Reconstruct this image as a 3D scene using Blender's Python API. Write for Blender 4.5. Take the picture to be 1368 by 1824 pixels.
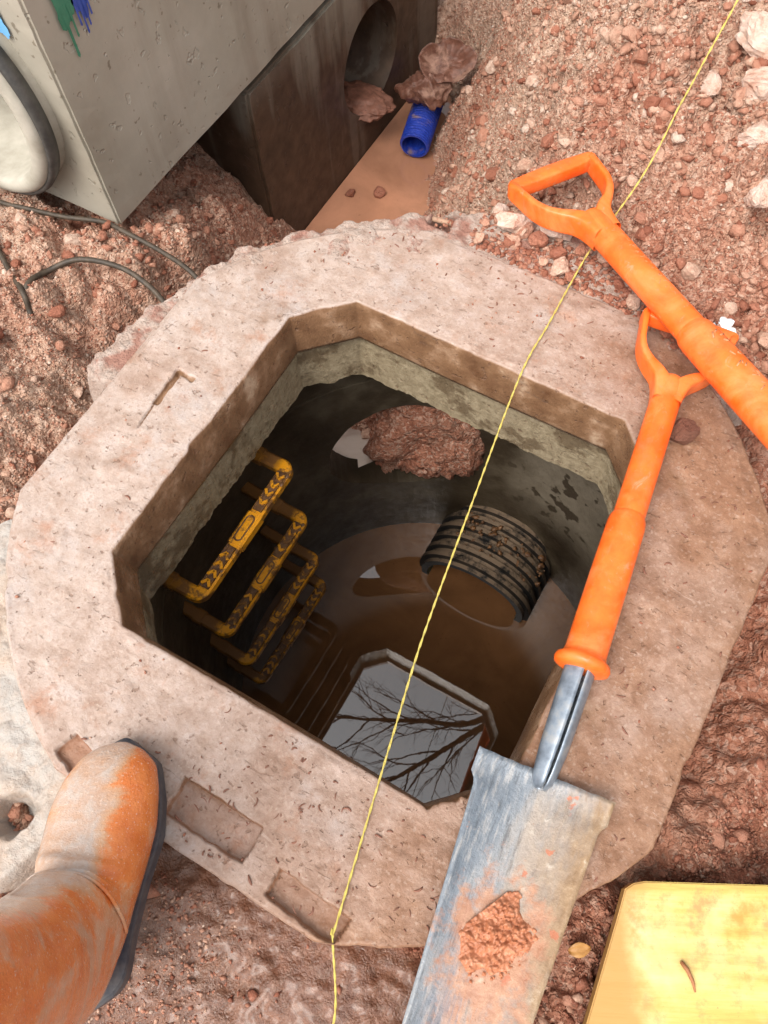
import bpy, bmesh, math, random
import numpy as np
from mathutils import Vector, Matrix, noise as mnoise

for o in list(bpy.data.objects):
    bpy.data.objects.remove(o)
S = bpy.context.scene
COL = S.collection
random.seed(7)
RNG = np.random.default_rng(11)

# ------------------------------------------------------------------ camera
cam_d = bpy.data.cameras.new('camera')
cam_d.sensor_fit = 'VERTICAL'; cam_d.sensor_height = 36.0; cam_d.sensor_width = 27.0
cam_d.lens = 36.0 * 1420.0 / 1824.0
cam_d.clip_start = 0.02; cam_d.clip_end = 300
cam_o = bpy.data.objects.new('camera', cam_d); COL.objects.link(cam_o)
cr = Vector((0.86715, 0.49736, -0.02600)); cd = Vector((0.44363, -0.79509, -0.41355)); cf = Vector((-0.22636, 0.34708, -0.91011))
M = Matrix.Identity(4)
for i in range(3):
    M[i][0] = cr[i]; M[i][1] = -cd[i]; M[i][2] = -cf[i]
M[0][3], M[1][3], M[2][3] = 0.2427, -0.3747, 1.0
cam_o.matrix_world = M
S.camera = cam_o
S.render.resolution_x = 768; S.render.resolution_y = 1024
# ------------------------------------------------------------------ sky, sun, exposure
SUN_EL, SUN_AZ = math.radians(58), math.radians(188)       # compass style: 180 = from -Y
wd = bpy.data.worlds.new('World'); S.world = wd; wd.use_nodes = True
nt = wd.node_tree; nt.nodes.clear()
w_out = nt.nodes.new('ShaderNodeOutputWorld'); w_bg = nt.nodes.new('ShaderNodeBackground')
sky = nt.nodes.new('ShaderNodeTexSky'); sky.sky_type = 'NISHITA'; sky.sun_disc = False
sky.sun_elevation = SUN_EL; sky.sun_rotation = SUN_AZ
sky.air_density = 1.6; sky.dust_density = 6.0; sky.ozone_density = 0.6
hsv = nt.nodes.new('ShaderNodeHueSaturation'); hsv.inputs['Saturation'].default_value = 0.16
nt.links.new(sky.outputs[0], hsv.inputs['Color']); nt.links.new(hsv.outputs[0], w_bg.inputs['Color'])
w_bg.inputs['Strength'].default_value = 0.15
nt.links.new(w_bg.outputs[0], w_out.inputs['Surface'])
sl = bpy.data.lights.new('sun', 'SUN'); sl.energy = 1.0; sl.angle = math.radians(32); sl.color = (1.0, 0.92, 0.82)
so = bpy.data.objects.new('sun', sl); COL.objects.link(so)
sdir = Vector((math.sin(SUN_AZ) * math.cos(SUN_EL), math.cos(SUN_AZ) * math.cos(SUN_EL), math.sin(SUN_EL)))
so.rotation_euler = sdir.to_track_quat('Z', 'Y').to_euler(); so.location = sdir * 10
S.view_settings.view_transform = 'Standard'; S.view_settings.look = 'None'
S.view_settings.exposure = 0.80; S.view_settings.gamma = 1.0; S.view_settings.use_curve_mapping = False
S.render.engine = 'CYCLES'

# ------------------------------------------------------------------ helpers
def tag(o, label=None, cat=None, group=None, kind=None):
    if label: o['label'] = label
    if cat: o['category'] = cat
    if group: o['group'] = group
    if kind: o['kind'] = kind
    return o
def empty(name, loc=(0, 0, 0)):
    o = bpy.data.objects.new(name, None); o.empty_display_size = 0.05; o.location = loc
    COL.objects.link(o); return o
def link_mesh(name, me, mat, parent=None, smooth=True):
    o = bpy.data.objects.new(name, me); COL.objects.link(o)
    if mat and not me.materials: me.materials.append(mat)
    if parent: o.parent = parent
    if smooth and len(me.polygons): me.polygons.foreach_set('use_smooth', [True] * len(me.polygons))
    return o
class MB:
    def __init__(self): self.v = []; self.f = []
    def add(self, vs, fs):
        b = len(self.v); self.v += [tuple(p) for p in vs]; self.f += [tuple(i + b for i in q) for q in fs]
    def tube(self, pts, rads, n=8, cap=True, flat=1.0):
        pts = [Vector(p) for p in pts]
        rads = [float(q) for q in rads] if hasattr(rads, '__len__') else [float(rads)] * len(pts)
        b = len(self.v); up = None
        for i, p in enumerate(pts):
            t = (pts[min(i + 1, len(pts) - 1)] - pts[max(i - 1, 0)]).normalized()
            if up is None:
                up = Vector((0, 0, 1)) if abs(t.z) < .9 else Vector((1, 0, 0))
            a = (up - up.dot(t) * t).normalized(); up = a; c = t.cross(a)
            for k in range(n):
                q = 2 * math.pi * k / n
                self.v.append(tuple(p + rads[i] * (math.cos(q) * a * flat + math.sin(q) * c)))
        for i in range(len(pts) - 1):
            for k in range(n):
                self.f.append((b + i * n + k, b + i * n + (k + 1) % n, b + (i + 1) * n + (k + 1) % n, b + (i + 1) * n + k))
        if cap:
            self.f.append(tuple(b + k for k in range(n))[::-1]); e = b + (len(pts) - 1) * n
            self.f.append(tuple(e + k for k in range(n)))
    def lathe(self, prof, o=(0, 0, 0), axis='y', n=48, closed=False):
        b = len(self.v)
        for (r, h) in prof:
            for k in range(n):
                q = 2 * math.pi * k / n; c, s = r * math.cos(q), r * math.sin(q)
                p = {'y': (c, h, s), 'x': (h, c, s), 'z': (c, s, h)}[axis]
                self.v.append((p[0] + o[0], p[1] + o[1], p[2] + o[2]))
        m = len(prof)
        for i in range(m if closed else m - 1):
            j = (i + 1) % m
            for k in range(n):
                self.f.append((b + i * n + k, b + i * n + (k + 1) % n, b + j * n + (k + 1) % n, b + j * n + k))
    def build(self, name, mat, parent=None, smooth=True):
        me = bpy.data.meshes.new(name); me.from_pydata(self.v, [], self.f); me.update()
        bm = bmesh.new(); bm.from_mesh(me); bmesh.ops.recalc_face_normals(bm, faces=bm.faces); bm.to_mesh(me); bm.free()
        return link_mesh(name, me, mat, parent, smooth)
def grid_mesh(name, V, nu, nv, wrap_u=False, keep=None):
    """V: (nv*nu,3) array row-major (v rows); quads; optional per-quad keep mask"""
    iu = np.arange(nu if wrap_u else nu - 1); iv = np.arange(nv - 1)
    A, B = np.meshgrid(iu, iv)
    q = np.stack([B * nu + A, B * nu + (A + 1) % nu, (B + 1) * nu + (A + 1) % nu, (B + 1) * nu + A], -1).reshape(-1, 4)
    if keep is not None: q = q[keep.reshape(-1)]
    used = np.unique(q); re = np.full(len(V), -1); re[used] = np.arange(len(used)); q = re[q]; V = V[used]
    me = raw_mesh(name, V, q)
    return me, used
def raw_mesh(name, V, q):
    k = q.shape[1]; me = bpy.data.meshes.new(name)
    me.vertices.add(len(V)); me.vertices.foreach_set('co', np.asarray(V, np.float32).ravel())
    me.loops.add(q.size); me.loops.foreach_set('vertex_index', q.astype(np.int32).ravel())
    me.polygons.add(len(q)); me.polygons.foreach_set('loop_start', np.arange(len(q), dtype=np.int32) * k)
    me.polygons.foreach_set('loop_total', np.full(len(q), k, np.int32)); me.update(calc_edges=True); me.validate()
    return me
def attr(me, name, vals):
    a = me.attributes.new(name, 'FLOAT', 'POINT'); a.data.foreach_set('value', np.asarray(vals, np.float32))
def rounded(bm_make, bev, seg=2):
    pass
def box(mb_name, size, loc, mat, parent=None, bev=0.003, seg=2, rot=None):
    bm = bmesh.new(); bmesh.ops.create_cube(bm, size=1.0)
    for v in bm.verts: v.co = Vector((v.co.x * size[0], v.co.y * size[1], v.co.z * size[2]))
    if bev: bmesh.ops.bevel(bm, geom=bm.edges[:], offset=bev, segments=seg, affect='EDGES', profile=.6)
    for v in bm.verts:
        c = v.co
        if rot: c = rot @ c
        v.co = c + Vector(loc)
    me = bpy.data.meshes.new(mb_name); bm.to_mesh(me); bm.free()
    return link_mesh(mb_name, me, mat, parent, smooth=False)

# ---- numpy noise
def _h(ix, iy, s):
    n = (ix.astype(np.int64) * 374761393 + iy.astype(np.int64) * 668265263 + s * 974634777) & 0x7fffffff
    n = ((n ^ (n >> 13)) * 1274126177) & 0x7fffffff
    n = n ^ (n >> 16)
    return (n & 0xffff) / 65535.0
def vnoise(x, y, s=0):
    ix, iy = np.floor(x), np.floor(y); fx, fy = x - ix, y - iy
    fx = fx * fx * fx * (fx * (fx * 6 - 15) + 10); fy = fy * fy * fy * (fy * (fy * 6 - 15) + 10)
    a, b = _h(ix, iy, s), _h(ix + 1, iy, s); c, d = _h(ix, iy + 1, s), _h(ix + 1, iy + 1, s)
    return (a + (b - a) * fx + (c - a) * fy + (a - b - c + d) * fx * fy) * 2 - 1
def fbm(x, y, f, oct=4, s=0, g=.5):
    r = 0; a = 1
    for o in range(oct):
        r = r + a * vnoise(x * f + 17.3 * o, y * f - 9.1 * o, s + o); f *= 2.03; a *= g
    return r
def clods(x, y, size, s=0):
    """height of crumbly lumps of about `size` across, 0..1"""
    u, v = x / size, y / size; ix, iy = np.floor(u), np.floor(v); best = np.zeros_like(x)
    for dx in (-1, 0, 1):
        for dy in (-1, 0, 1):
            cx, cy = ix + dx, iy + dy
            px = cx + _h(cx, cy, s); py = cy + _h(cx, cy, s + 5); rr = .35 + .5 * _h(cx, cy, s + 9)
            sq = .6 + .8 * _h(cx, cy, s + 13)
            d2 = (u - px) ** 2 * sq + (v - py) ** 2 / sq
            best = np.maximum(best, np.sqrt(np.clip(rr * rr - d2, 0, None)) * (.5 + _h(cx, cy, s + 3)))
    return best
def sstep(a, b, x):
    t = np.clip((x - a) / (b - a), 0, 1); return t * t * (3 - 2 * t)

# ------------------------------------------------------------------ materials
class NT:
    def __init__(self, name):
        self.m = bpy.data.materials.new(name); self.m.use_nodes = True
        self.t = self.m.node_tree; self.t.nodes.clear()
        self.out = self.n('ShaderNodeOutputMaterial'); self.b = self.n('ShaderNodeBsdfPrincipled')
        self.l(self.b.outputs[0], self.out.inputs[0])
        self.tc = self.n('ShaderNodeTexCoord').outputs['Object']
    def n(self, t): return self.t.nodes.new(t)
    def l(self, a, b): self.t.links.new(a, b)
    def s(self, sock, v):
        if hasattr(v, 'is_output') or isinstance(v, bpy.types.NodeSocket): self.l(v, sock)
        else:
            if isinstance(v, tuple) and len(v) == 3 and sock.type == 'RGBA': v = (*v, 1)
            sock.default_value = v
    def noise(self, scale, detail=6, rough=.6, vec=None, dist=0.0):
        n = self.n('ShaderNodeTexNoise'); n.inputs['Scale'].default_value = scale; n.inputs['Detail'].default_value = detail
        n.inputs['Roughness'].default_value = rough; n.inputs['Distortion'].default_value = dist
        self.l(vec or self.tc, n.inputs['Vector']); return n.outputs['Fac']
    def voro(self, scale, feature='F1', vec=None, out='Distance'):
        n = self.n('ShaderNodeTexVoronoi'); n.feature = feature; n.inputs['Scale'].default_value = scale
        self.l(vec or self.tc, n.inputs['Vector']); return n.outputs[out]
    def ramp(self, fac, stops, interp='LINEAR'):
        r = self.n('ShaderNodeValToRGB'); self.l(fac, r.inputs[0]); e = r.color_ramp.elements; r.color_ramp.interpolation = interp
        while len(e) < len(stops): e.new(0.5)
        for i, (p, c) in enumerate(stops):
            e[i].position = p
            if not isinstance(c, tuple): c = (c, c, c)
            e[i].color = (*c, 1)
        return r.outputs[0]
    def mix(self, fac, a, b, mode='MIX'):
        m = self.n('ShaderNodeMix'); m.data_type = 'RGBA'; m.blend_type = mode
        self.s(m.inputs[0], fac); self.s(m.inputs[6], a); self.s(m.inputs[7], b); return m.outputs[2]
    def math(self, op, a, b=0.0, c=0.0, clamp=False):
        m = self.n('ShaderNodeMath'); m.operation = op; m.use_clamp = clamp
        self.s(m.inputs[0], a); self.s(m.inputs[1], b); self.s(m.inputs[2], c); return m.outputs[0]
    def mixf(self, f, a, b):
        m = self.n('ShaderNodeMix'); self.s(m.inputs[0], f); self.s(m.inputs[2], a); self.s(m.inputs[3], b); return m.outputs[0]
    def sep(self):
        s = self.n('ShaderNodeSeparateXYZ'); self.l(self.tc, s.inputs[0]); return s.outputs
    def scaled(self, v):
        m = self.n('ShaderNodeMapping'); self.l(self.tc, m.inputs[0]); m.inputs['Scale'].default_value = v; return m.outputs[0]
    def attr(self, name):
        a = self.n('ShaderNodeAttribute'); a.attribute_name = name; return a
    def mr(self, x, a, b, c=0.0, d=1.0):
        m = self.n('ShaderNodeMapRange'); m.clamp = True; self.s(m.inputs[0], x)
        m.inputs[1].default_value = a; m.inputs[2].default_value = b; m.inputs[3].default_value = c; m.inputs[4].default_value = d
        return m.outputs[0]
    def bump(self, h, dist, strength=1.0, normal=None):
        b = self.n('ShaderNodeBump'); b.inputs['Distance'].default_value = dist; self.s(b.inputs['Strength'], strength)
        self.l(h, b.inputs['Height'])
        if normal: self.l(normal, b.inputs['Normal'])
        return b.outputs[0]
    def fin(self, color=None, rough=None, normal=None, metal=None, spec=None, ior=None, coat=None):
        I = self.b.inputs
        if color is not None: self.s(I['Base Color'], color)
        if rough is not None: self.s(I['Roughness'], rough)
        if normal is not None: self.l(normal, I['Normal'])
        if metal is not None: self.s(I['Metallic'], metal)
        if spec is not None: self.s(I['Specular IOR Level'], spec)
        if ior is not None: I['IOR'].default_value = ior
        if coat is not None: self.s(I['Coat Weight'], coat); I['Coat Roughness'].default_value = .10
        return self.m

def make_soil():
    k = NT('red_soil'); tone = k.attr('tone').outputs['Fac']; wet = k.attr('wet').outputs['Fac']
    n1 = k.noise(9, 8, .65); n2 = k.noise(60, 6, .7); n3 = k.noise(300, 4, .7)
    wv = k.n('ShaderNodeVectorMath'); wv.operation = 'ADD'; k.l(k.tc, wv.inputs[0])
    nn = k.n('ShaderNodeTexNoise'); nn.inputs['Scale'].default_value = 90; nn.inputs['Detail'].default_value = 3; k.l(k.tc, nn.inputs['Vector'])
    sc = k.n('ShaderNodeVectorMath'); sc.operation = 'SCALE'; sc.inputs['Scale'].default_value = .012; k.l(nn.outputs['Color'], sc.inputs[0]); k.l(sc.outputs[0], wv.inputs[1]); wp = wv.outputs[0]
    c1 = k.voro(95, vec=wp); c2 = k.voro(230, vec=wp); cell = k.voro(150, vec=wp, out='Color'); cs = k.n('ShaderNodeSeparateColor'); k.l(cell, cs.inputs[0]); cv = cs.outputs[0]
    red = k.ramp(n2, [(.25, (.225, .075, .043)), (.5, (.385, .155, .094)), (.75, (.54, .265, .175))])
    tan = k.ramp(n2, [(.25, (.30, .17, .108)), (.5, (.48, .31, .22)), (.75, (.65, .48, .37))])
    f = k.math('ADD', tone, k.mr(n1, .3, .7, -.40, .40), clamp=True)
    c = k.mix(f, red, tan)
    c = k.mix(k.mr(cv, .62, .95, 0, .5), c, (.60, .44, .345))
    c = k.mix(k.mr(cv, .30, .02, 0, .5), c, (.19, .066, .038))
    c = k.mix(k.mr(n3, .58, .72, 0, .5), c, (.58, .45, .37))
    wcol = k.ramp(n2, [(.3, (.070, .027, .013)), (.55, (.14, .058, .029)), (.75, (.235, .108, .060))])
    c = k.mix(k.math('MULTIPLY', wet, .85), c, wcol)
    r = k.mr(wet, 0, 1, .82, .19); r = k.math('ADD', r, k.mr(n2, .3, .7, -.10, .14))
    h = k.math('SUBTRACT', k.math('ADD', k.math('MULTIPLY', n3, .35), n2), k.math('ADD', k.math('MULTIPLY', c1, 1.1), k.math('MULTIPLY', c2, .6)))
    return k.fin(c, r, k.bump(k.mixf(k.mr(wet, .55, .9), h, k.math('ADD', k.math('MULTIPLY', n3, .9), k.math('MULTIPLY', c2, -.5))), .006, k.mr(wet, .55, .95, .9, .50)), spec=k.mr(wet, .5, 1, .28, .6), coat=k.mr(wet, .6, 1, 0, .28))
def make_rock(name, single):
    k = NT(name); a = k.attr('rnd').outputs['Fac']; oi = k.n('ShaderNodeObjectInfo').outputs['Random']
    f = k.math('FRACT', k.math('ADD', a, oi)) if single else a
    k.tc = k.n('ShaderNodeNewGeometry').outputs['Position']
    n = k.noise(140, 5, .65)
    base = k.ramp(f, [(0, (.22, .075, .044)), (.25, (.33, .132, .082)), (.5, (.42, .21, .14)), (.75, (.51, .33, .24)), (.93, (.56, .41, .32)), (1, (.60, .47, .38))])
    c = k.mix(k.mr(n, .3, .6, .6, 0), base, (.28, .11, .066)); c = k.mix(k.mr(n, .6, .8, 0, .5), c, (.58, .45, .37))
    return k.fin(c, k.mr(n, .3, .7, .8, .55), k.bump(k.noise(260, 4, .6), .004, .8), spec=.28)
def make_pale_rock():
    k = NT('pale_stone'); k.tc = k.n('ShaderNodeNewGeometry').outputs['Position']; n = k.noise(38, 8, .7); n2 = k.noise(200, 4, .6)
    c = k.ramp(n, [(.30, (.36, .17, .11)), (.43, (.48, .31, .235)), (.55, (.56, .42, .345)), (.75, (.62, .51, .445))])
    return k.fin(c, .8, k.bump(k.math('ADD', n, k.math('MULTIPLY', n2, .5)), .006, .8))
def make_slab():
    k = NT('slab_concrete'); x, y, z = k.sep()
    n1 = k.noise(5.5, 6, .6); n2 = k.noise(28, 9, .7); n3 = k.noise(190, 5, .7); n4 = k.noise(75, 6, .7, dist=.6)
    c = k.ramp(n2, [(.27, (.225, .138, .098)), (.42, (.31, .210, .162)), (.54, (.365, .262, .212)), (.66, (.415, .315, .27)), (.8, (.51, .41, .36))])
    c = k.mix(k.mr(x, .05, -.35, 0, .45), c, k.mix(k.mr(n2, .35, .7), (.40, .315, .265), (.53, .465, .43)))
    muddy = k.math('ADD', k.mr(x, .0, .30, 0, .95), k.mr(n1, .42, .65, -.30, .40), clamp=True)
    mud = k.ramp(n2, [(.28, (.155, .072, .037)), (.5, (.245, .130, .078)), (.75, (.35, .205, .130))])
    c = k.mix(k.mr(n4, .57, .72, 0, .45), c, (.34, .21, .145)); c = k.mix(k.mr(n4, .42, .28, 0, .45), c, (.48, .40, .35))
    c = k.mix(k.mr(n3, .60, .70, 0, .5), c, (.54, .45, .38)); c = k.mix(k.mr(n3, .36, .28, 0, .3), c, (.28, .165, .105))
    c = k.mix(k.mr(k.noise(13, 7, .72), .55, .66, 0, .65), c, (.33, .155, .09))
    c = k.mix(k.mr(k.noise(7, 6, .65), .54, .66, 0, .55), c, (.36, .31, .29))
    c = k.mix(muddy, c, k.mix(k.mr(n3, .58, .70, 0, .6), k.mix(k.mr(n4, .55, .7, 0, .5), mud, (.12, .054, .027)), (.40, .265, .18)))
    vc = k.n('ShaderNodeSeparateColor'); k.l(k.voro(330, out='Color'), vc.inputs[0]); c = k.mix(k.mr(vc.outputs[0], .86, 1.0, 0, .22), c, (.52, .42, .35)); c = k.mix(k.mr(vc.outputs[1], .86, 1.0, 0, .35), c, (.20, .11, .07))
    scr = k.noise(70, 5, .75, vec=k.scaled((.25, 1, 1)), dist=1.2); c = k.mix(k.mr(scr, .62, .68, 0, .35), c, (.50, .40, .34)); c = k.mix(k.mr(scr, .37, .32, 0, .4), c, (.22, .12, .075))
    band = k.math('MULTIPLY', k.mr(z, -.0006, -.0030), k.mr(z, -.085, -.08))
    rad = k.math('SQRT', k.math('ADD', k.math('MULTIPLY', x, x), k.math('MULTIPLY', y, y)))
    inner = k.mr(rad, .425, .415)
    bcol = k.ramp(k.noise(17, 6, .62), [(.3, (.12, .058, .030)), (.52, (.21, .115, .062)), (.60, (.30, .18, .11)), (.70, (.50, .36, .25))])
    c = k.mix(k.math('MULTIPLY', band, inner), c, bcol)
    low = k.math('MULTIPLY', k.mr(z, -.080, -.086), inner)
    gcol = k.ramp(n4, [(.3, (.20, .155, .095)), (.5, (.32, .255, .165)), (.7, (.44, .36, .245))])
    gcol = k.mix(k.mr(k.noise(9, 6, .65), .53, .58, 0, .75), gcol, (.12, .08, .045))
    c = k.mix(low, c, gcol)
    rec = k.math('MULTIPLY', k.mr(z, -.0035, -.0065), k.mr(rad, .405, .415)); c = k.mix(k.math('MULTIPLY', rec, k.mr(z, -.0125, -.0145, .9, .35)), c, (.26, .125, .07))
    edge = k.math('MULTIPLY', k.mr(z, -.02, -.04), k.mr(rad, .45, .46)); c = k.mix(edge, c, (.36, .175, .10))
    r = k.math('ADD', k.mr(n2, .35, .7, .40, .18), k.mr(n3, .3, .7, -.06, .10))
    pit = k.mr(k.noise(85, 3, .55), .64, .69); c = k.mix(k.math('MULTIPLY', pit, .55), c, (.17, .09, .055))
    h = k.math('SUBTRACT', k.math('ADD', k.math('MULTIPLY', n3, .7), k.math('ADD', n2, k.math('MULTIPLY', n4, .6))), k.math('ADD', k.math('MULTIPLY', pit, .8), k.mr(scr, .38, .32, 0, .5)))
    return k.fin(c, r, k.bump(h, .0018, .8), spec=.30)
def make_crust():
    k = NT('haunching_mortar'); n1 = k.noise(13, 7, .65); n2 = k.noise(60, 7, .7); n3 = k.noise(240, 4, .65)
    c = k.ramp(n2, [(.28, (.29, .18, .13)), (.5, (.42, .315, .26)), (.75, (.52, .43, .375))])
    c = k.mix(k.mr(n1, .50, .58, 0, .85), c, k.ramp(n2, [(.3, (.20, .075, .05)), (.7, (.40, .19, .135))]))
    return k.fin(c, .8, k.bump(k.math('ADD', k.math('MULTIPLY', n3, .6), n2), .006, .9))
def make_apron():
    k = NT('apron_mortar'); n1 = k.noise(9, 7, .65); n2 = k.noise(45, 7, .7); n3 = k.noise(260, 4, .65)
    c = k.ramp(n1, [(.3, (.32, .225, .16)), (.45, (.40, .31, .245)), (.6, (.38, .35, .32)), (.75, (.43, .335, .265))])
    c = k.mix(k.mr(n2, .55, .7, 0, .5), c, (.40, .27, .19)); c = k.mix(k.mr(n3, .60, .7, 0, .6), c, (.62, .54, .47))
    return k.fin(c, k.mr(n2, .35, .65, .6, .3), k.bump(k.math('ADD', k.math('MULTIPLY', n3, .5), n2), .004, .9))
def make_ring():
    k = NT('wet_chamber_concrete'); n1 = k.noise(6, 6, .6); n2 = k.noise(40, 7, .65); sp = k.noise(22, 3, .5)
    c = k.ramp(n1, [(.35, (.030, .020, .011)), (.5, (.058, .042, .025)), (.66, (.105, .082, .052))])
    x, y, z = k.sep()
    grey = k.ramp(n2, [(.3, (.17, .14, .10)), (.7, (.26, .22, .165))])
    grey = k.mix(k.mr(sp, .56, .6), grey, (.06, .045, .03))
    # pale sheen of the lit far right wall, painted into the colour
    d = k.math('ADD', k.mr(x, .0, .12), k.mr(n1, .3, .7, -.3, .3)); d = k.math('MULTIPLY', d, k.mr(z, -.95, -.78)); d = k.math('MULTIPLY', d, k.mr(y, .2, .3))
    c = k.mix(k.math('MULTIPLY', d, 1.0, clamp=True), c, grey)
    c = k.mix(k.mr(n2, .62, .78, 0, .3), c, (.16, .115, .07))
    return k.fin(c, k.mr(n2, .3, .7, .35, .6), k.bump(n2, .003, .6))
def make_block(name, wetmud):
    k = NT(name); n1 = k.noise(3.5, 6, .6); n2 = k.noise(30, 8, .6); st = k.noise(9, 5, .6, vec=k.scaled((1, 1, .12)))
    c = k.ramp(n1, [(.3, (.285, .255, .20)), (.5, (.35, .32, .26)), (.7, (.42, .385, .32))])
    c = k.mix(k.mr(n2, .5, .75, 0, .25), c, (.42, .385, .31))
    c = k.mix(k.mr(k.noise(70, 2, .5), .69, .73, 0, .7), c, (.14, .11, .075))
    c = k.mix(k.mr(st, .56, .72, 0, .35), c, (.17, .125, .085))
    x, y, z = k.sep()
    if wetmud:
        c = k.mix(.48, c, (.075, .060, .042))
        m = k.math('ADD', k.mr(z, -.10, -.27, .25, 1.2), k.mr(st, .42, .58, -.45, .35)); m = k.math('MULTIPLY', m, 1.0, clamp=True)
        c = k.mix(m, c, k.ramp(n2, [(.3, (.040, .022, .012)), (.7, (.080, .046, .027))]))
    r = k.mr(n2, .3, .7, .55, .42) if not wetmud else k.mr(n2, .3, .7, .58, .46)
    pit = k.mr(k.noise(48, 2, .5), .66, .70)
    return k.fin(c, r, k.bump(k.math('SUBTRACT', k.math('MULTIPLY', n2, .4), pit), .0025, .7))
def make_water(name, col, spec, ripple):
    k = NT(name); n = k.noise(11, 3, .5); c = k.mix(k.mr(k.noise(5, 6, .6, dist=.7), .35, .65), tuple(v * .80 for v in col), tuple(v * 1.22 for v in col)); c = k.mix(k.mr(k.noise(130, 3, .6), .68, .72, 0, .5), c, tuple(v * .45 for v in col))
    return k.fin(c, .012, k.bump(n, .01, ripple), ior=spec)
def make_orange():
    k = NT('orange_plastic'); k.tc = k.n('ShaderNodeNewGeometry').outputs['Position']; n = k.noise(22, 7, .68); n2 = k.noise(110, 5, .65); n3 = k.noise(9, 6, .7, dist=.8); sc = k.noise(60, 4, .7, vec=k.scaled((1, .12, 1)))
    c = k.mix(k.mr(n, .35, .7), (.84, .105, .008), (.92, .185, .022)); c = k.mix(k.mr(n3, .50, .66, 0, .55), c, (.90, .27, .09))
    c = k.mix(k.mr(n2, .60, .72, 0, .55), c, (.50, .19, .09)); c = k.mix(k.mr(sc, .62, .70, 0, .35), c, (.62, .20, .08))
    c = k.mix(k.mr(n3, .42, .30, 0, .55), c, (.50, .17, .07)); c = k.mix(k.mr(k.noise(34, 8, .75, dist=1.0), .60, .68, 0, .6), c, (.55, .27, .16))
    return k.fin(c, k.mr(n, .3, .7, .30, .55), k.bump(k.math('ADD', n2, sc), .0004, .5))
def make_steel():
    k = NT('worn_spade_steel'); n1 = k.noise(11, 7, .65, vec=k.scaled((1, .30, 1))); n2 = k.noise(60, 7, .7); n3 = k.noise(150, 5, .7, vec=k.scaled((1, .15, 1))); x, y, z = k.sep()
    c = k.ramp(n1, [(.3, (.11, .14, .175)), (.46, (.19, .215, .245)), (.57, (.29, .295, .30)), (.68, (.38, .35, .32))])
    c = k.mix(k.mr(n3, .52, .64, 0, .6), c, (.42, .40, .38)); c = k.mix(k.mr(n3, .46, .36, 0, .65), c, (.085, .09, .10))
    rust = k.math('ADD', k.mr(x, -.025, .07, -.28, .62), k.mr(n1, .38, .60, -.3, .45), clamp=True)
    rc = k.ramp(n2, [(.3, (.19, .11, .055)), (.55, (.29, .185, .10)), (.75, (.41, .29, .175))])
    c = k.mix(rust, c, rc)
    # film of clay dragged down the trough below the lump
    fl = k.math('MULTIPLY', k.mr(y, -.15, -.19), k.mr(k.math('ABSOLUTE', k.math('ADD', x, k.mr(n1, .3, .7, -.02, .02))), .052, .012)); fl = k.math('MULTIPLY', fl, k.mr(n3, .36, .58, .1, .95))
    cx_ = k.math('DIVIDE', k.math('SUBTRACT', x, .004), .060); cy_ = k.math('DIVIDE', k.math('ADD', y, .195), .085)
    st = k.math('ADD', k.math('SQRT', k.math('ADD', k.math('MULTIPLY', cx_, cx_), k.math('MULTIPLY', cy_, cy_))), k.mr(k.noise(26, 7, .7), .3, .7, -.55, .55)); fl = k.math('MAXIMUM', fl, k.mr(st, 1.0, .62, 0, .9))
    c = k.mix(fl, c, k.ramp(n2, [(.3, (.30, .115, .055)), (.7, (.48, .27, .165))]))
    c = k.mix(k.mr(k.noise(35, 4, .6), .66, .70, 0, .8), c, (.40, .12, .055)); c = k.mix(k.mr(n2, .60, .74, 0, .5), c, (.52, .46, .40))
    ru = k.math('ADD', rust, fl, clamp=True)
    return k.fin(c, k.mr(n2, .3, .7, .26, .55), k.bump(k.math('ADD', n2, k.math('MULTIPLY', n3, .5)), .0022, .9), metal=k.mr(ru, 0, .8, .3, 0.0))
def make_grey_steel():
    k = NT('socket_steel'); n = k.noise(40, 6, .6)
    c = k.ramp(n, [(.3, (.10, .12, .15)), (.55, (.24, .28, .33)), (.75, (.40, .38, .35))])
    return k.fin(c, .38, k.bump(n, .001, .6), metal=.5)
def make_clay():
    k = NT('red_clay'); n = k.noise(80, 6, .65)
    c = k.ramp(n, [(.3, (.30, .10, .045)), (.55, (.42, .16, .078)), (.75, (.54, .26, .15))])
    return k.fin(c, .42, k.bump(n, .002, .7))
def make_yellow_step():
    k = NT('yellow_step_plastic'); k.tc = k.n('ShaderNodeNewGeometry').outputs['Position']; n = k.noise(38, 6, .7); x, y, z = k.sep()
    m = k.math('ADD', k.math('ADD', k.mr(n, .48, .58), k.mr(z, -.40, -.90, 0, .40)), k.mr(x, -.296, -.312, 0, .88), clamp=True)  # mud noise; shaft shade painted in by depth and towards the wall
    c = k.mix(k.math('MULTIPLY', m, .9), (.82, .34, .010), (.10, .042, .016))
    return k.fin(c, k.mr(n, .4, .6, .35, .6), k.bump(n, .002, .7))
def make_step_mud():
    k = NT('step_mud'); n = k.noise(70, 5, .6); return k.fin(k.ramp(n, [(.3, (.06, .026, .012)), (.7, (.20, .095, .035))]), .5, k.bump(n, .002, .8))
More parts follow.
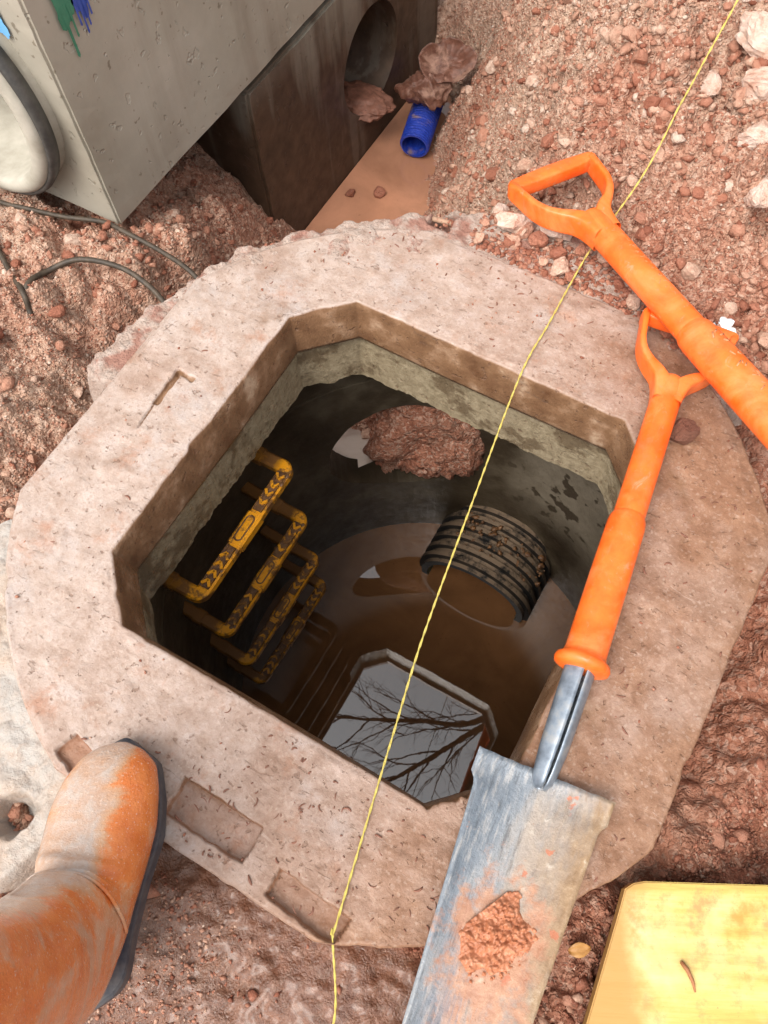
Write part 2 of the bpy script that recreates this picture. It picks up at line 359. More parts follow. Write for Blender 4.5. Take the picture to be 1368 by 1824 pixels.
def make_boot():
    k = NT('muddy_boot_rubber'); x, y, z = k.sep(); n1 = k.noise(10, 8, .68, dist=.5); n2 = k.noise(42, 8, .72); n3 = k.noise(330, 4, .65)
    orange = k.mix(k.mr(n2, .35, .7), (.66, .155, .022), (.80, .27, .07))
    mud = k.ramp(n2, [(.25, (.48, .27, .16)), (.45, (.53, .355, .26)), (.6, (.55, .44, .375)), (.8, (.60, .53, .49))])
    tan = k.ramp(n2, [(.3, (.58, .27, .11)), (.7, (.66, .40, .24))])
    f = k.math('ADD', k.math('MULTIPLY', k.mr(x, -.042, .0, 0, 1), k.mr(x, .056, .030, .35, 1)), k.mr(n1, .36, .64, -.55, .35), clamp=True)
    g = k.mr(k.math('ADD', f, k.mr(n2, .3, .7, -.15, .15)), .12, .42)
    c = k.mix(g, orange, tan); c = k.mix(k.mr(f, .35, .8), c, mud)
    # the shaft above the ankle has patchy pale splashes on bare orange rubber
    sh = k.mr(y, .165, .185); patch = k.mix(k.mr(n1, .50, .58), orange, k.mix(.55, mud, tan)); c = k.mix(k.math('MULTIPLY', sh, .8), c, patch)
    c = k.mix(k.mr(n3, .60, .68, 0, .65), c, (.74, .60, .50)); c = k.mix(k.mr(n3, .37, .30, 0, .4), c, (.25, .10, .04))
    return k.fin(c, k.mr(n2, .3, .7, .30, .13), k.bump(k.math('ADD', k.math('MULTIPLY', n3, .7), n2), .0024, .7), coat=.45)
def make_simple(name, c0, c1, scale, rough, bumpd=.001, metal=0.0, vec=None):
    k = NT(name); n = k.noise(scale, 6, .65, vec=k.scaled(vec) if vec else None)
    return k.fin(k.mix(k.mr(n, .3, .7), c0, c1), rough, k.bump(n, bumpd, .7), metal=metal)
def make_muddy(name, c0, c1, mud, th, scale):
    k = NT(name); n = k.noise(scale, 8, .7); n2 = k.noise(scale * 4, 6, .7)
    c = k.mix(k.mr(n2, .35, .65), c0, c1); m = k.mr(n, th, th + .12); c = k.mix(k.math('MULTIPLY', m, .85), c, mud); c = k.mix(k.mr(n2, .62, .72, 0, .4), c, mud)
    return k.fin(c, k.mr(m, 0, 1, .42, .75), k.bump(k.math('ADD', n, n2), .003, .7))
def make_board():
    k = NT('yellow_shutter_board'); n1 = k.noise(7, 6, .6); g = k.noise(38, 9, .72, vec=k.scaled((.07, 1, 1))); n2 = k.noise(90, 5, .6)
    c = k.ramp(g, [(.32, (.37, .23, .05)), (.46, (.52, .37, .09)), (.58, (.58, .44, .14)), (.7, (.64, .52, .22))])
    c = k.mix(k.mr(n1, .50, .66, 0, .6), c, (.66, .55, .31)); c = k.mix(k.mr(k.noise(17, 8, .75), .53, .66, 0, .8), c, (.38, .21, .08)); c = k.mix(k.mr(k.noise(240, 3, .6), .66, .72, 0, .7), c, (.30, .15, .05)); c = k.mix(k.mr(k.noise(11, 7, .7), .58, .68, 0, .7), c, (.40, .20, .035))
    x, y, z = k.sep()
    e = k.math('MULTIPLY', k.mr(k.math('ADD', x, k.mr(n1, .3, .7, -.03, .03)), .035, .0), .85); c = k.mix(e, c, (.42, .22, .06))
    return k.fin(c, k.mr(n2, .3, .7, .55, .38), k.bump(g, .001, .6))
def make_black_pipe():
    k = NT('black_corrugated_plastic'); n = k.noise(28, 7, .7)
    nz = k.n('ShaderNodeNewGeometry').outputs['Normal']; s = k.n('ShaderNodeSeparateXYZ'); k.l(nz, s.inputs[0])
    mud = k.math('MULTIPLY', k.mr(n, .36, .52), k.mr(s.outputs[2], .1, .75))
    c = k.mix(mud, (.012, .012, .012), (.17, .12, .08)); return k.fin(c, k.mr(mud, 0, 1, .55, .7), k.bump(n, .002, .6), spec=.15)
MAT = dict(soil=make_soil(), rock=make_rock('rubble_stone', True), gravel=make_rock('gravel_stone', False), pale=make_pale_rock(), slab=make_slab(), crust=make_crust(), apron=make_apron(), ring=make_ring(),
    block=make_block('upper_block_concrete', False), block_low=make_block('lower_block_concrete', True),
    water=make_water('chamber_water', (.165, .075, .031), 2.1, .006), puddle=make_water('puddle_water', (.42, .33, .28), 2.4, .01), trench_water=make_water('trench_water', (.42, .20, .118), 1.7, .02),
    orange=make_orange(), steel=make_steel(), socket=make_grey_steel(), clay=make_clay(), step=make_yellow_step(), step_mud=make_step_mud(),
    boot=make_boot(), sole=make_simple('boot_sole_rubber', (.020, .028, .045), (.09, .085, .085), 60, .5),
    board=make_board(), ply=make_simple('board_edge_wood', (.30, .17, .07), (.5, .32, .15), 60, .7),
    pipe=make_black_pipe(), green=make_simple('green_liner', (.010, .045, .030), (.03, .09, .06), 20, .35),
    blue=make_muddy('blue_duct_plastic', (.008, .028, .28), (.016, .055, .42), (.24, .15, .10), .56, 26), sack=make_muddy('muddy_sack', (.11, .045, .028), (.20, .085, .055), (.34, .20, .145), .5, 20), soil_lump=make_simple('outlet_clay', (.13, .050, .030), (.27, .115, .072), 60, .6, .004),
    cable=make_simple('muddy_cable', (.022, .016, .011), (.085, .06, .038), 70, .6), string=make_simple('yellow_string', (.46, .36, .06), (.58, .48, .14), 300, .8),
    rubber=make_simple('black_gasket', (.03, .03, .03), (.10, .095, .085), 40, .5), pale_conc=make_simple('spigot_concrete', (.30, .275, .22), (.50, .47, .40), 14, .6, .001),
    tissue=make_simple('white_tissue', (.80, .80, .82), (.86, .86, .87), 60, .8), bark=make_simple('bark', (.05, .038, .028), (.11, .085, .06), 30, .9),
    green_paint=make_simple('green_spray_paint', (.035, .17, .10), (.06, .24, .15), 40, .5), blue_paint=make_simple('blue_spray_paint', (.025, .06, .30), (.05, .10, .42), 40, .5),
    sky_paint=make_simple('light_blue_spray_paint', (.10, .35, .72), (.2, .48, .8), 40, .5), leaf=make_simple('brown_leaf', (.30, .13, .03), (.48, .25, .07), 90, .5),
    trouser=make_simple('dark_trousers', (.03, .035, .05), (.06, .065, .08), 80, .9), lettering=make_simple('worn_lettering_dirt', (.40, .15, .05), (.52, .24, .11), 150, .6),
    rebar=make_simple('rusty_tie', (.30, .17, .11), (.44, .29, .2), 60, .8), twig=make_simple('twig', (.22, .08, .03), (.36, .15, .06), 60, .7))

# ------------------------------------------------------------------ ground (one sheet with the trench dug into it)
CP = [(-0.960,0.215,-0.12),(-0.754,0.319,-0.12),(-0.768,0.010,-0.10),(-0.653,0.021,-0.10),(-0.661,0.256,-0.12),(-0.633,0.357,-0.16),(-0.699,0.556,-0.30),(-0.863,0.730,-0.36),(-0.811,0.547,-0.25),(-0.788,0.741,-0.42),(-0.837,0.857,-0.45),
 (-0.605,-0.162,-0.08),(-0.481,-0.215,-0.08),(-0.459,-0.308,-0.07),(-0.295,-0.488,-0.07),(-0.184,-0.614,-0.07),(0.064,-0.580,-0.10),(0.169,-0.553,-0.09),(0.257,-0.502,-0.09),(0.048,-0.672,-0.10),(0.466,-0.401,-0.09),(0.536,-0.125,-0.09),(0.575,0.018,-0.09),(0.522,0.162,-0.08),(0.620,-0.116,-0.09),(0.586,-0.172,-0.09),(0.500,-0.326,-0.08),
 (-0.549,1.186,-0.59),(-0.624,1.392,-0.59),(-0.594,1.512,-0.52),(-0.356,1.026,-0.30),(-0.245,0.791,-0.20),(-0.230,0.943,-0.12),(-0.352,1.191,-0.20),(-0.419,1.329,-0.20),(-0.420,1.245,-0.33),(-0.659,1.576,-0.45),
 (-0.144,0.811,-0.04),(-0.171,0.941,0.02),(-0.227,1.055,0.04),(-0.118,0.665,-0.06),(-0.012,0.792,0.07),(-0.104,0.979,0.12),(0.086,0.860,0.13),(0.132,0.928,0.20),(0.206,0.782,0.16),(0.154,0.726,0.08),(0.114,0.630,0.02),(0.280,0.675,0.06),(0.223,0.596,0.0),(0.356,0.541,-0.01),(0.344,0.450,-0.02),(0.429,0.399,-0.035),(.33,.50,-.01),(.26,.52,-.012),(.8,.15,.07),(.72,.24,.05),(-.03,-.58,-.035),(-.06,-.66,-.035),
 (-.70,.86,-.66),(-.62,1.0,-.66),(-.68,1.2,-.66),(-.72,1.5,-.66),(-.72,1.0,-.67),(-.66,.78,-.56),(-.47,1.03,-.57),(-.42,.9,-.46),
 (-.25,.53,-.76),(-.20,.55,-.68),(-.33,.47,-.88),(-.42,.38,-.95),(-.46,.43,-.98),(-.40,.48,-.96),(-.15,.58,-.62),(-.28,.62,-.52),(-.40,.58,-.72),(-.5,.68,-.60),(-.2,.68,-.45),(-.08,.585,-.72),(-.04,.525,-.86),(-.12,.525,-.82),(.03,.525,-.80),(-.05,.63,-.30),(-.5,.3,-.85),(-.56,.42,-.5),(-.56,.55,-.6),
 (0,.66,-.05),(.05,.56,-.06),(.7,.3,-.05),(1.1,.5,.1),(1.1,-.2,-.13),(.8,-.22,-.13),(.92,-.32,-.14),(.7,-.35,-.12),(.62,-.5,-.12),(.85,-.08,-.10),(.8,-.6,-.12),(0,-.9,-.12),(-.6,-.8,-.1),(-1.2,-.3,-.08),(-1.2,.2,-.1),(-1.2,1.0,-.3),(-1.2,1.6,-.2),(.6,1.6,.55),(.1,1.6,.5),(-.35,1.7,.1),(-.9,1.5,-.5),(-.55,1.9,-.3)]
CP = np.array(CP)
def rbf_fit(P):
    n = len(P); D = np.hypot(P[:, None, 0] - P[None, :, 0], P[:, None, 1] - P[None, :, 1])
    A = np.zeros((n + 3, n + 3)); A[:n, :n] = D + np.eye(n) * -.002; A[:n, n] = 1; A[:n, n + 1:] = P[:, :2] * 0 + 0
    A[n, :n] = 1; A[n + 1, n + 1] = A[n + 2, n + 2] = 1
    return np.linalg.solve(A, np.concatenate([P[:, 2], [0, 0, 0]]))
CW = rbf_fit(CP)
def base_h(x, y):
    r = np.full(x.shape, CW[len(CP)])
    for (px, py, _), w in zip(CP, CW[:len(CP)]): r = r + w * np.hypot(x - px, y - py)
    return np.clip(r, -1.02, .7)
dx = .0042
gx = np.concatenate([-1.35 - np.geomspace(.03, 40, 26)[::-1], np.arange(-1.35, 1.15, dx), 1.15 + np.geomspace(.03, 40, 26)])
gy = np.concatenate([-.95 - np.geomspace(.03, 40, 26)[::-1], np.arange(-.95, 1.75, dx), 1.75 + np.geomspace(.03, 40, 26)])
X, Y = np.meshgrid(gx, gy)
Zb = base_h(X, Y)
far = sstep(1.3, 4.0, np.hypot(X, Y - .3)); Zb = Zb * (1 - far) + far * .15
def zones(X, Y, Z):
    """tone: 0 red clay .. 1 tan/grey grit; wet: 0 dry .. 1 wet mud; rubble: lump height"""
    n = fbm(X, Y, 3.2, 4, 41)
    left = sstep(-.42, -.62, X)
    right = sstep(.40, .50, X) * sstep(.35, .05, Y)
    bank = sstep(.45, .7, Y) * sstep(-.45, -.1, X)
    face = sstep(.7, .95, Y) * sstep(-.02, -.28, X) * sstep(-.72, -.5, X)
    tone = .10 + .42 * left * sstep(.05, -.2, Y) + .48 * left + .42 * bank + .45 * face + .42 * n - .25 * right
    front = sstep(-.43, -.47, Y) * sstep(-.12, -.04, X) * sstep(.42, .33, X)
    wet = front + .40 * right + .25 * sstep(-.35, -.5, Y)
    hole = sstep(-.35, -.5, Z) * sstep(.3, .4, Y)
    wet = np.maximum(wet, .2 * hole); wet = wet + .30 * sstep(.25, .6, fbm(X, Y, 4.5, 3, 88)) * bank
    rub = .55 + .55 * bank - .47 * front + .15 * right + .1 * left
    return np.clip(tone, 0, 1), np.clip(wet, 0, 1), rub
tone, wet, rub = zones(X, Y, Zb)
near = 1 - sstep(1.5, 3, np.hypot(X, Y - .3))
warp = .012 * fbm(X, Y, 14, 3, 77)
Z = Zb + near * (rub * (.046 * fbm(X, Y, 6, 4, 3) + .045 * clods(X + warp, Y - warp, .085, 21) + .030 * clods(X - warp, Y + warp, .036, 31) + .017 * clods(X + warp * .4, Y, .017, 51)) + .0035 * fbm(X, Y, 90, 3, 9)) - near * rub * .026
# flat wet mud keeps fine ripples
fr = sstep(.55, .95, wet); Z = Z * 1.0 + fr * (.004 * fbm(X, Y, 14, 4, 61))
cxq = (X[:-1, :-1] + X[1:, 1:]) / 2; cyq = (Y[:-1, :-1] + Y[1:, 1:]) / 2
rq = np.hypot(cxq, cyq); rr_ = np.hypot(cxq - .05, cyq - .05); keep = ((rq > .50) & (rr_ > .515)) | ((rq > .45) & (Zb[:-1, :-1] > -.19))
V = np.stack([X, Y, Z], -1).reshape(-1, 3)
me, used = grid_mesh('ground', V, len(gx), len(gy), keep=keep)
attr(me, 'tone', tone.reshape(-1)[used]); attr(me, 'wet', wet.reshape(-1)[used])
ground = tag(link_mesh('ground', me, MAT['soil']), kind='structure')
def hgt(x, y):
    x = np.asarray(x, float); y = np.asarray(y, float)
    i = np.clip(np.searchsorted(gx, x) - 1, 0, len(gx) - 2); j = np.clip(np.searchsorted(gy, y) - 1, 0, len(gy) - 2)
    fx = np.clip((x - gx[i]) / (gx[i + 1] - gx[i]), 0, 1); fy = np.clip((y - gy[j]) / (gy[j + 1] - gy[j]), 0, 1)
    return Z[j, i] * (1 - fx) * (1 - fy) + Z[j, i + 1] * fx * (1 - fy) + Z[j + 1, i] * (1 - fx) * fy + Z[j + 1, i + 1] * fx * fy
def h1(x, y): return float(hgt(x, y))

# water lying in the trench and in the chamber
def disc(name, pts, z, mat):
    me = bpy.data.meshes.new(name); n = len(pts)
    me.from_pydata([(p[0], p[1], z) for p in pts], [], [tuple(range(n))]); return link_mesh(name, me, mat, smooth=False)
tag(disc('trench_water', [(-.735, .74), (-.60, .74), (-.40, .92), (-.35, 1.1), (-.40, 1.9), (-.735, 1.9)], -.585, MAT['trench_water']), kind='structure')
tag(disc('puddle_water', [(-.62, .28), (-.50, .22), (-.38, .36), (-.31, .46), (-.34, .60), (-.5, .62), (-.62, .5)], -.86, MAT['puddle']), kind='structure')
tag(disc('chamber_water', [(.05 + .50 * math.cos(a * math.pi / 48), .05 + .50 * math.sin(a * math.pi / 48)) for a in range(96)], -1.18, MAT['water']), kind='structure')

# ------------------------------------------------------------------ manhole: cover slab, ring, haunching
man = tag(empty('manhole_cover_slab', (0, 0, 0)), 'muddy concrete manhole cover slab with an open square hole with clipped corners', 'manhole')
NTH = 1300
th = np.linspace(0, 2 * np.pi, NTH, endpoint=False)
def planes(th, ds):
    r = np.full(th.shape, 9.0)
    for phi, d in ds:
        c = np.cos(th - phi); r = np.where(c > 1e-3, np.minimum(r, d / np.maximum(c, 1e-3)), r)
    return r
q4 = math.pi / 4
rin = planes(th, [(0, .300), (q4, .3705), (2 * q4, .300), (3 * q4, .3705), (4 * q4, .300), (5 * q4, .3705), (6 * q4, .300), (7 * q4, .3730)])
rout = np.minimum(planes(th, [(0, .476), (2 * q4, .484), (4 * q4, .474), (6 * q4, .486)]), .5205)
cth, sth = np.cos(th), np.sin(th)
chip = .0007 * fbm(cth * 22, sth * 22, 1.0, 2, 5) - .006 * np.clip(fbm(cth * 9, sth * 9, 1.0, 2, 15) - .5, 0, 1)
# ragged broken edge on the front right corner of the opening
rag = sstep(.22, .05, np.abs(((th - 7 * q4 + np.pi) % (2 * np.pi)) - np.pi)); chip = chip - rag * (.008 + .010 * fbm(cth * 17, sth * 17, 1.0, 4, 25))
rows = []
zb = -.214 + .005 * fbm(cth * 14, sth * 14, 1.0, 4, 33)
for f in (0, .2, .4, .6, .8, 1.0):
    z = zb * (1 - f) + (-.0845) * f; rows.append((rin + .010 - .004 * f + .0012 * fbm(cth * 40 + 3 * f, sth * 40, 1.0, 2, 45), z))
for (o, z) in ((-.009, -.081), (-.010, -.074), (-.006, -.045), (-.001, -.012)): rows.append((rin + o - chip * .12, np.full(NTH, z)))
for (o, z) in ((.0, -.004), (.0015, -.0012)): rows.append((rin + o - chip, np.full(NTH, z)))
NTOP = 140
r0 = rin + .0042 - chip; rchip = .0005 * fbm(cth * 30, sth * 30, 1.0, 4, 55) - .004 * np.clip(fbm(cth * 11, sth * 11, 1.0, 3, 58) - .5, 0, 1); r1 = rout - .0035 + rchip
for f in np.linspace(0, 1, NTOP): rows.append((r0 * (1 - f) + r1 * f, np.zeros(NTH)))
for (o, z) in ((-.001, -.0012), (0, -.004), (.001, -.03), (.001, -.07), (0, -.13), (0, -.206)): rows.append((rout + o + rchip, np.full(NTH, z)))
rows.append((rin + .03, zb * 0 - .213)); rows.append(rows[0])
V = np.concatenate([np.stack([r * cth, r * sth, z], -1) for r, z in rows])
top0 = 6 + 4 + 2; isT = np.zeros(len(V)); isT[top0 * NTH:(top0 + NTOP) * NTH] = 1
x, y = V[:, 0], V[:, 1]
def pocket(cx, cy, hx, hy, rot, depth, soft=.0012):
    c, s = math.cos(rot), math.sin(rot); u = (x - cx) * c + (y - cy) * s; v = -(x - cx) * s + (y - cy) * c
    wob = .0015 * vnoise(x * 90, y * 90, 5)
    d = np.minimum(hx - np.abs(u), hy - np.abs(v)) + wob
    return -depth * sstep(-soft, soft, d)
dz = .0014 * fbm(x, y, 9, 4, 61) + .0007 * fbm(x, y, 60, 3, 71) + .0022 * np.clip(clods(x, y, .05, 81) - .35, 0, 1) * 1.2
dz = dz + .0035 * np.clip(fbm(x, y, 16, 4, 91) - .62, 0, 1)
pk = pocket(.016, -.4375, .056, .0225, .0, .016) + pocket(.161, -.4605, .048, .016, -.05, .016) + pocket(-.178, -.459, .017, .016, -.3, .010)
pk = pk + pocket(-.3905, .026, .0042, .032, .02, .0065, .0016) + pocket(-.379, .0565, .015, .0036, -.05, .004, .0016) - .003 * sstep(.0016, -.0016, np.abs(x + .389 + .12 * (y + .03)) - .0016) * sstep(-.055, -.045, y) * sstep(.0, -.01, y)
edg = np.tile(np.ones(NTH), (len(rows), 1)); edg[top0:top0 + NTOP] = sstep(0, .05, np.minimum(np.linspace(0, 1, NTOP), np.linspace(1, 0, NTOP)))[:, None]; dz = dz * edg.reshape(-1)
V[:, 2] += isT * (dz * (pk > -.001) + pk + (pk <= -.001) * .0012 * fbm(x, y, 70, 3, 19))
me, _ = grid_mesh('slab', V, NTH, len(rows), wrap_u=True)
slab = link_mesh('slab', me, MAT['slab'], man)
# chamber ring below with the cored hole towards the trench
RC = Vector((.05, .05, 0)); mb = MB(); mb.lathe([(.490, -.2145), (.490, -.4), (.492, -.405), (.490, -.41), (.490, -1.7), (.560, -1.7), (.560, -.26), (.53, -.2145)], o=(.05, .05, 0), axis='z', n=160, closed=True)
ring = tag(empty('chamber_ring', (0, 0, -1.7)), 'dark wet concrete shaft ring under the cover slab, cored by a round hole', 'chamber ring')
ro = mb.build('shaft_wall', MAT['ring'])
for (az, zc, rr) in ((124, -.715, .188),):
    cb = bmesh.new(); a = math.radians(az); ax = Vector((math.cos(a), math.sin(a), 0))
    bmesh.ops.create_cone(cb, cap_ends=True, segments=48, radius1=rr, radius2=rr * 1.03, depth=.5, matrix=Matrix.Translation(RC + ax * .5 + Vector((0, 0, zc))) @ ax.to_track_quat('Z', 'Y').to_matrix().to_4x4())
    for v in cb.verts: v.co += Vector((mnoise.noise(v.co * 14), mnoise.noise(v.co * 14 + Vector((5, 5, 5))), mnoise.noise(v.co * 17 + Vector((9, 0, 0))))) * .008
    cm = bpy.data.meshes.new('cutter'); cb.to_mesh(cm); cb.free(); co = bpy.data.objects.new('cutter', cm); COL.objects.link(co)
    md = ro.modifiers.new('b', 'BOOLEAN'); md.object = co; md.operation = 'DIFFERENCE'; md.solver = 'EXACT'
    bpy.context.view_layer.update(); ev = ro.evaluated_get(bpy.context.evaluated_depsgraph_get()); nm = bpy.data.meshes.new_from_object(ev)
    ro.modifiers.clear(); ro.data = nm; bpy.data.objects.remove(co)
ro.data.polygons.foreach_set('use_smooth', [False] * len(ro.data.polygons))
ro.parent = ring; ro.location = (0, 0, 1.7)

def polar_patch(name, a0, a1, rin_f, rout_f, ztop, mat, na, nr, lump, depth, seed, hole=None, notch=None):
    az = np.radians(np.linspace(a0, a1, na)); R0 = rin_f(np.degrees(az)); R1 = rout_f(np.degrees(az))
    R1 = R1 + .016 * fbm(np.cos(az) * 8, np.sin(az) * 8, 1.0, 4, seed) + .003 * fbm(np.cos(az) * 45, np.sin(az) * 45, 1.0, 3, seed + 2)
    out = []; 
    for k, f in enumerate(np.linspace(0, 1, nr)):
        r = R0 * (1 - f) + R1 * f; px, py = r * np.cos(az), r * np.sin(az)
        endf = sstep(0, .06, (az - az[0])) * sstep(0, .06, az[-1] - az)
        z = ztop + lump * (.5 * fbm(px, py, 20, 4, seed + 4) + 1.1 * clods(px, py, .03, seed + 6) * sstep(.1, .5, fbm(px, py, 6, 3, seed + 9) + .3) + .5 * clods(px, py, .012, seed + 11)) - .03 * sstep(.80, 1.0, f) ** 2
        z = z - .06 * (1 - endf)
        if notch: z = z - .045 * sstep(-.004, .004, np.minimum(notch[2] - np.abs(px - notch[0]), notch[3] - np.abs(py - notch[1])) + .002 * fbm(px, py, 50, 2, 3))
        if hole: z = z - .05 * sstep(hole[2] + .012, hole[2] - .004, np.hypot(px - hole[0], (py - hole[1]) * .8) + .006 * fbm(px, py, 60, 2, 3))
        out.append(np.stack([px, py, z], -1))
    last = out[-1].copy(); last[:, 2] -= depth; out.append(last)
    inn = out[0].copy(); inn[:, 2] -= depth; out.insert(0, inn)
    me, _ = grid_mesh(name, np.concatenate(out), na, len(out)); return link_mesh(name, me, mat)
azp = [48, 62, 75, 90, 100, 112, 120, 131, 144, 157, 168, 176, 184]; rop = [.575, .600, .615, .622, .600, .575, .566, .543, .553, .530, .522, .525, .50]
col = polar_patch('concrete_haunch', 48, 184, lambda a: np.full(a.shape, .468), lambda a: np.interp(a, azp, rop), -.004, MAT['crust'], 900, 60, .0042, .10, 200, notch=(-.186, .522, .017, .022))
tag(col, 'crumbly pinkish mortar collar around the back and left rim of the cover slab', 'mortar collar')
apr = polar_patch('concrete_apron', 205, 258, lambda a: np.full(a.shape, .47), lambda a: np.interp(a, [205, 215, 225, 250, 262, 275], [.50, .66, .85, .92, .85, .75]), -.022, MAT['apron'], 500, 120, .0045, .10, 300, hole=(-.205, -.560, .016))
tag(apr, 'smooth pale grey mortar apron beside the muddy boot with a small round pit', 'mortar apron')
# notch with a tie bar in the mortar

mb = MB(); mb.tube([(-.206, .518, -.012), (-.166, .524, -.012)], .0045, 8); tag(mb.build('tie_bar', MAT['rebar'], col))

# ------------------------------------------------------------------ step irons in the shaft
def rect_loft(path, w, h, mb):
    """loft a bevelled rectangle (w across in plan, h in z) along a flat plan path"""
    pts = [Vector((p[0], p[1], 0)) for p in path]; b = len(mb.v); n = 8
    for i, p in enumerate(pts):
        t = (pts[min(i + 1, len(pts) - 1)] - pts[max(i - 1, 0)]).normalized(); s = Vector((t.y, -t.x, 0))
        ww = w[i] if hasattr(w, '__len__') else w; a, c = ww / 2, h / 2; e = min(.004, a * .35)
        for (u, v) in ((a, -c + e), (a, c - e), (a - e, c), (-a + e, c), (-a, c - e), (-a, -c + e), (-a + e, -c), (a - e, -c)):
            mb.v.append(tuple(p + s * u + Vector((0, 0, v))))
    for i in range(len(pts) - 1):
        for k in range(n): mb.f.append((b + i * n + k, b + i * n + (k + 1) % n, b + (i + 1) * n + (k + 1) % n, b + (i + 1) * n + k))
    mb.f.append(tuple(b + k for k in range(n))); e = b + (len(pts) - 1) * n; mb.f.append(tuple(e + k for k in range(n))[::-1])
def arc(cx, cy, r, a0, a1, n=6): return [(cx + r * math.cos(math.radians(a0 + (a1 - a0) * i / n)), cy + r * math.sin(math.radians(a0 + (a1 - a0) * i / n))) for i in range(n + 1)]
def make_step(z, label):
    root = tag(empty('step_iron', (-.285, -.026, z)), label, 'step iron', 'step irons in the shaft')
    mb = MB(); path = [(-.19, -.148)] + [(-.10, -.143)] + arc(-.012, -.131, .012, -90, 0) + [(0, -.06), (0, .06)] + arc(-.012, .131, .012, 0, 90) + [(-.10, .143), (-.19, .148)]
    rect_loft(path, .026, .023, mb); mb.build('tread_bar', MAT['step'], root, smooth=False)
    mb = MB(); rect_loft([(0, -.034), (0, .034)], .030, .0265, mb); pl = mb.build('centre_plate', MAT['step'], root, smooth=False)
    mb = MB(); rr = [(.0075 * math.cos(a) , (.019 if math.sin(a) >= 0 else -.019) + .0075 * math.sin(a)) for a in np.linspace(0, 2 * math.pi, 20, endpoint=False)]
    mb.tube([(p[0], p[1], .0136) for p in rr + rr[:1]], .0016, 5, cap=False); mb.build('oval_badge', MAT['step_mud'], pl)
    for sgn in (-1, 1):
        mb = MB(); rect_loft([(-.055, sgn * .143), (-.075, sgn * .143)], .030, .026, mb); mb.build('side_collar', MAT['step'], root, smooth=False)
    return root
def chevron_mesh():
    mb = MB(); t = .0052; h = .0038
    for sg in (-1, 1):
        a = Vector((0, .006, 0)); b = Vector((sg * .0085, -.005, 0)); d = (b - a).normalized(); s = Vector((-d.y, d.x, 0)) * t / 2
        q = [a - s, b - s, b + s, a + s]; mb.add([(p.x, p.y, 0) for p in q] + [(p.x, p.y, h) for p in q], [(4, 5, 6, 7), (0, 1, 5, 4), (1, 2, 6, 5), (2, 3, 7, 6), (3, 0, 4, 7)])
    return mb
ch_mud = None
steps = [(-.32, 'topmost yellow step iron in the shaft, the least darkened of the four'), (-.55, 'yellow step iron with mud between its chevrons, second from the top'), (-.79, 'muddy step iron coloured darker for shade, third from the top of the shaft'), (-.98, 'lowest step iron, muddy and coloured dark for shade, just above the shaft water')]
for zz, lab in steps:
    r = make_step(zz, lab); r.rotation_euler = (random.uniform(-.015, .015), random.uniform(-.04, .04), random.uniform(-.02, .02))
    for i, yy in enumerate((-.118, -.099, -.080, -.061, .061, .080, .099, .118)):
        o = chevron_mesh().build('chevron', MAT['step'], r, smooth=False) if ch_mud is None else link_mesh('chevron', ch_mud, None, r, smooth=False)
        ch_mud = o.data; o.location = (0, yy, .0116); o.rotation_euler = (0, 0, 0 if yy < 0 else math.pi)
        # mud caked between the raised chevrons
    for sg in (-1, 1):
        mb = MB(); rect_loft([(0, sg * .040), (0, sg * .128)], .019, .0014, mb); fo = mb.build('mud_film', MAT['step_mud'], r, smooth=False); fo.location = (0, 0, .0114)
    mb = MB()
    for yy in np.arange(-.128, .13, .0095):
        if abs(yy) < .045 or random.random() < .1: continue
        for _ in range(2):
            cx, cy = random.uniform(-.009, .009), yy + random.uniform(-.004, .004); rr = random.uniform(.003, .0062); n = 7
            vs = [(cx + rr * random.uniform(.6, 1.2) * math.cos(k * 2 * math.pi / n), cy + rr * random.uniform(.6, 1.2) * math.sin(k * 2 * math.pi / n), .0112) for k in range(n)]
            mb.add(vs + [(cx, cy, .0140)], [(k, (k + 1) % n, n) for k in range(n)])
    tag(mb.build('caked_mud', MAT['step_mud'], r), kind='stuff')

# ------------------------------------------------------------------ black corrugated pipe in the shaft
cp = tag(empty('corrugated_pipe', (.048, .345, -1.150)), 'black corrugated drain pipe poking out of the shaft wall, half under water', 'pipe')
prof = [(.140, .0), (.158, .0)]; yy = .004
while yy < .30:
    prof += [(.158, yy), (.159, yy + .007), (.172, yy + .010), (.172, yy + .023), (.159, yy + .026)]; yy += .033
prof += [(.140, yy)]
mb = MB(); mb.lathe(prof, axis='y', n=96, closed=False); mb.build('ribbed_wall', MAT['pipe'], cp, smooth=False)
mb = MB(); mb.lathe([(.1395, .002), (.1390, .36)], axis='y', n=96); mb.build('green_liner', MAT['green'], cp)

# ------------------------------------------------------------------ precast blocks at the trench
def precast(name, lo, hi, mat, bev, seed, sub=26):
    bm = bmesh.new(); bmesh.ops.create_cube(bm, size=1.0)
    for v in bm.verts: v.co = Vector([(lo[i] + hi[i]) / 2 + v.co[i] * (hi[i] - lo[i]) for i in range(3)])
    bmesh.ops.bevel(bm, geom=bm.edges[:], offset=bev, segments=2, affect='EDGES')
    bmesh.ops.subdivide_edges(bm, edges=bm.edges[:], cuts=sub, use_grid_fill=True)
    for v in bm.verts:
        v.co += Vector((mnoise.noise(v.co * 9 + Vector((seed, 0, 0))), mnoise.noise(v.co * 9 + Vector((0, seed, 0))), mnoise.noise(v.co * 9 + Vector((0, 0, seed))))) * .0022
        near_edge = sum(1 for i in range(3) if min(abs(v.co[i] - lo[i]), abs(v.co[i] - hi[i])) < bev * 2.2)
        if near_edge >= 2: v.co += Vector((mnoise.noise(v.co * 60), mnoise.noise(v.co * 60 + Vector((3, 3, 3))), mnoise.noise(v.co * 60 + Vector((7, 0, 7))))) * .0016
    me = bpy.data.meshes.new(name); bm.to_mesh(me); bm.free(); return me
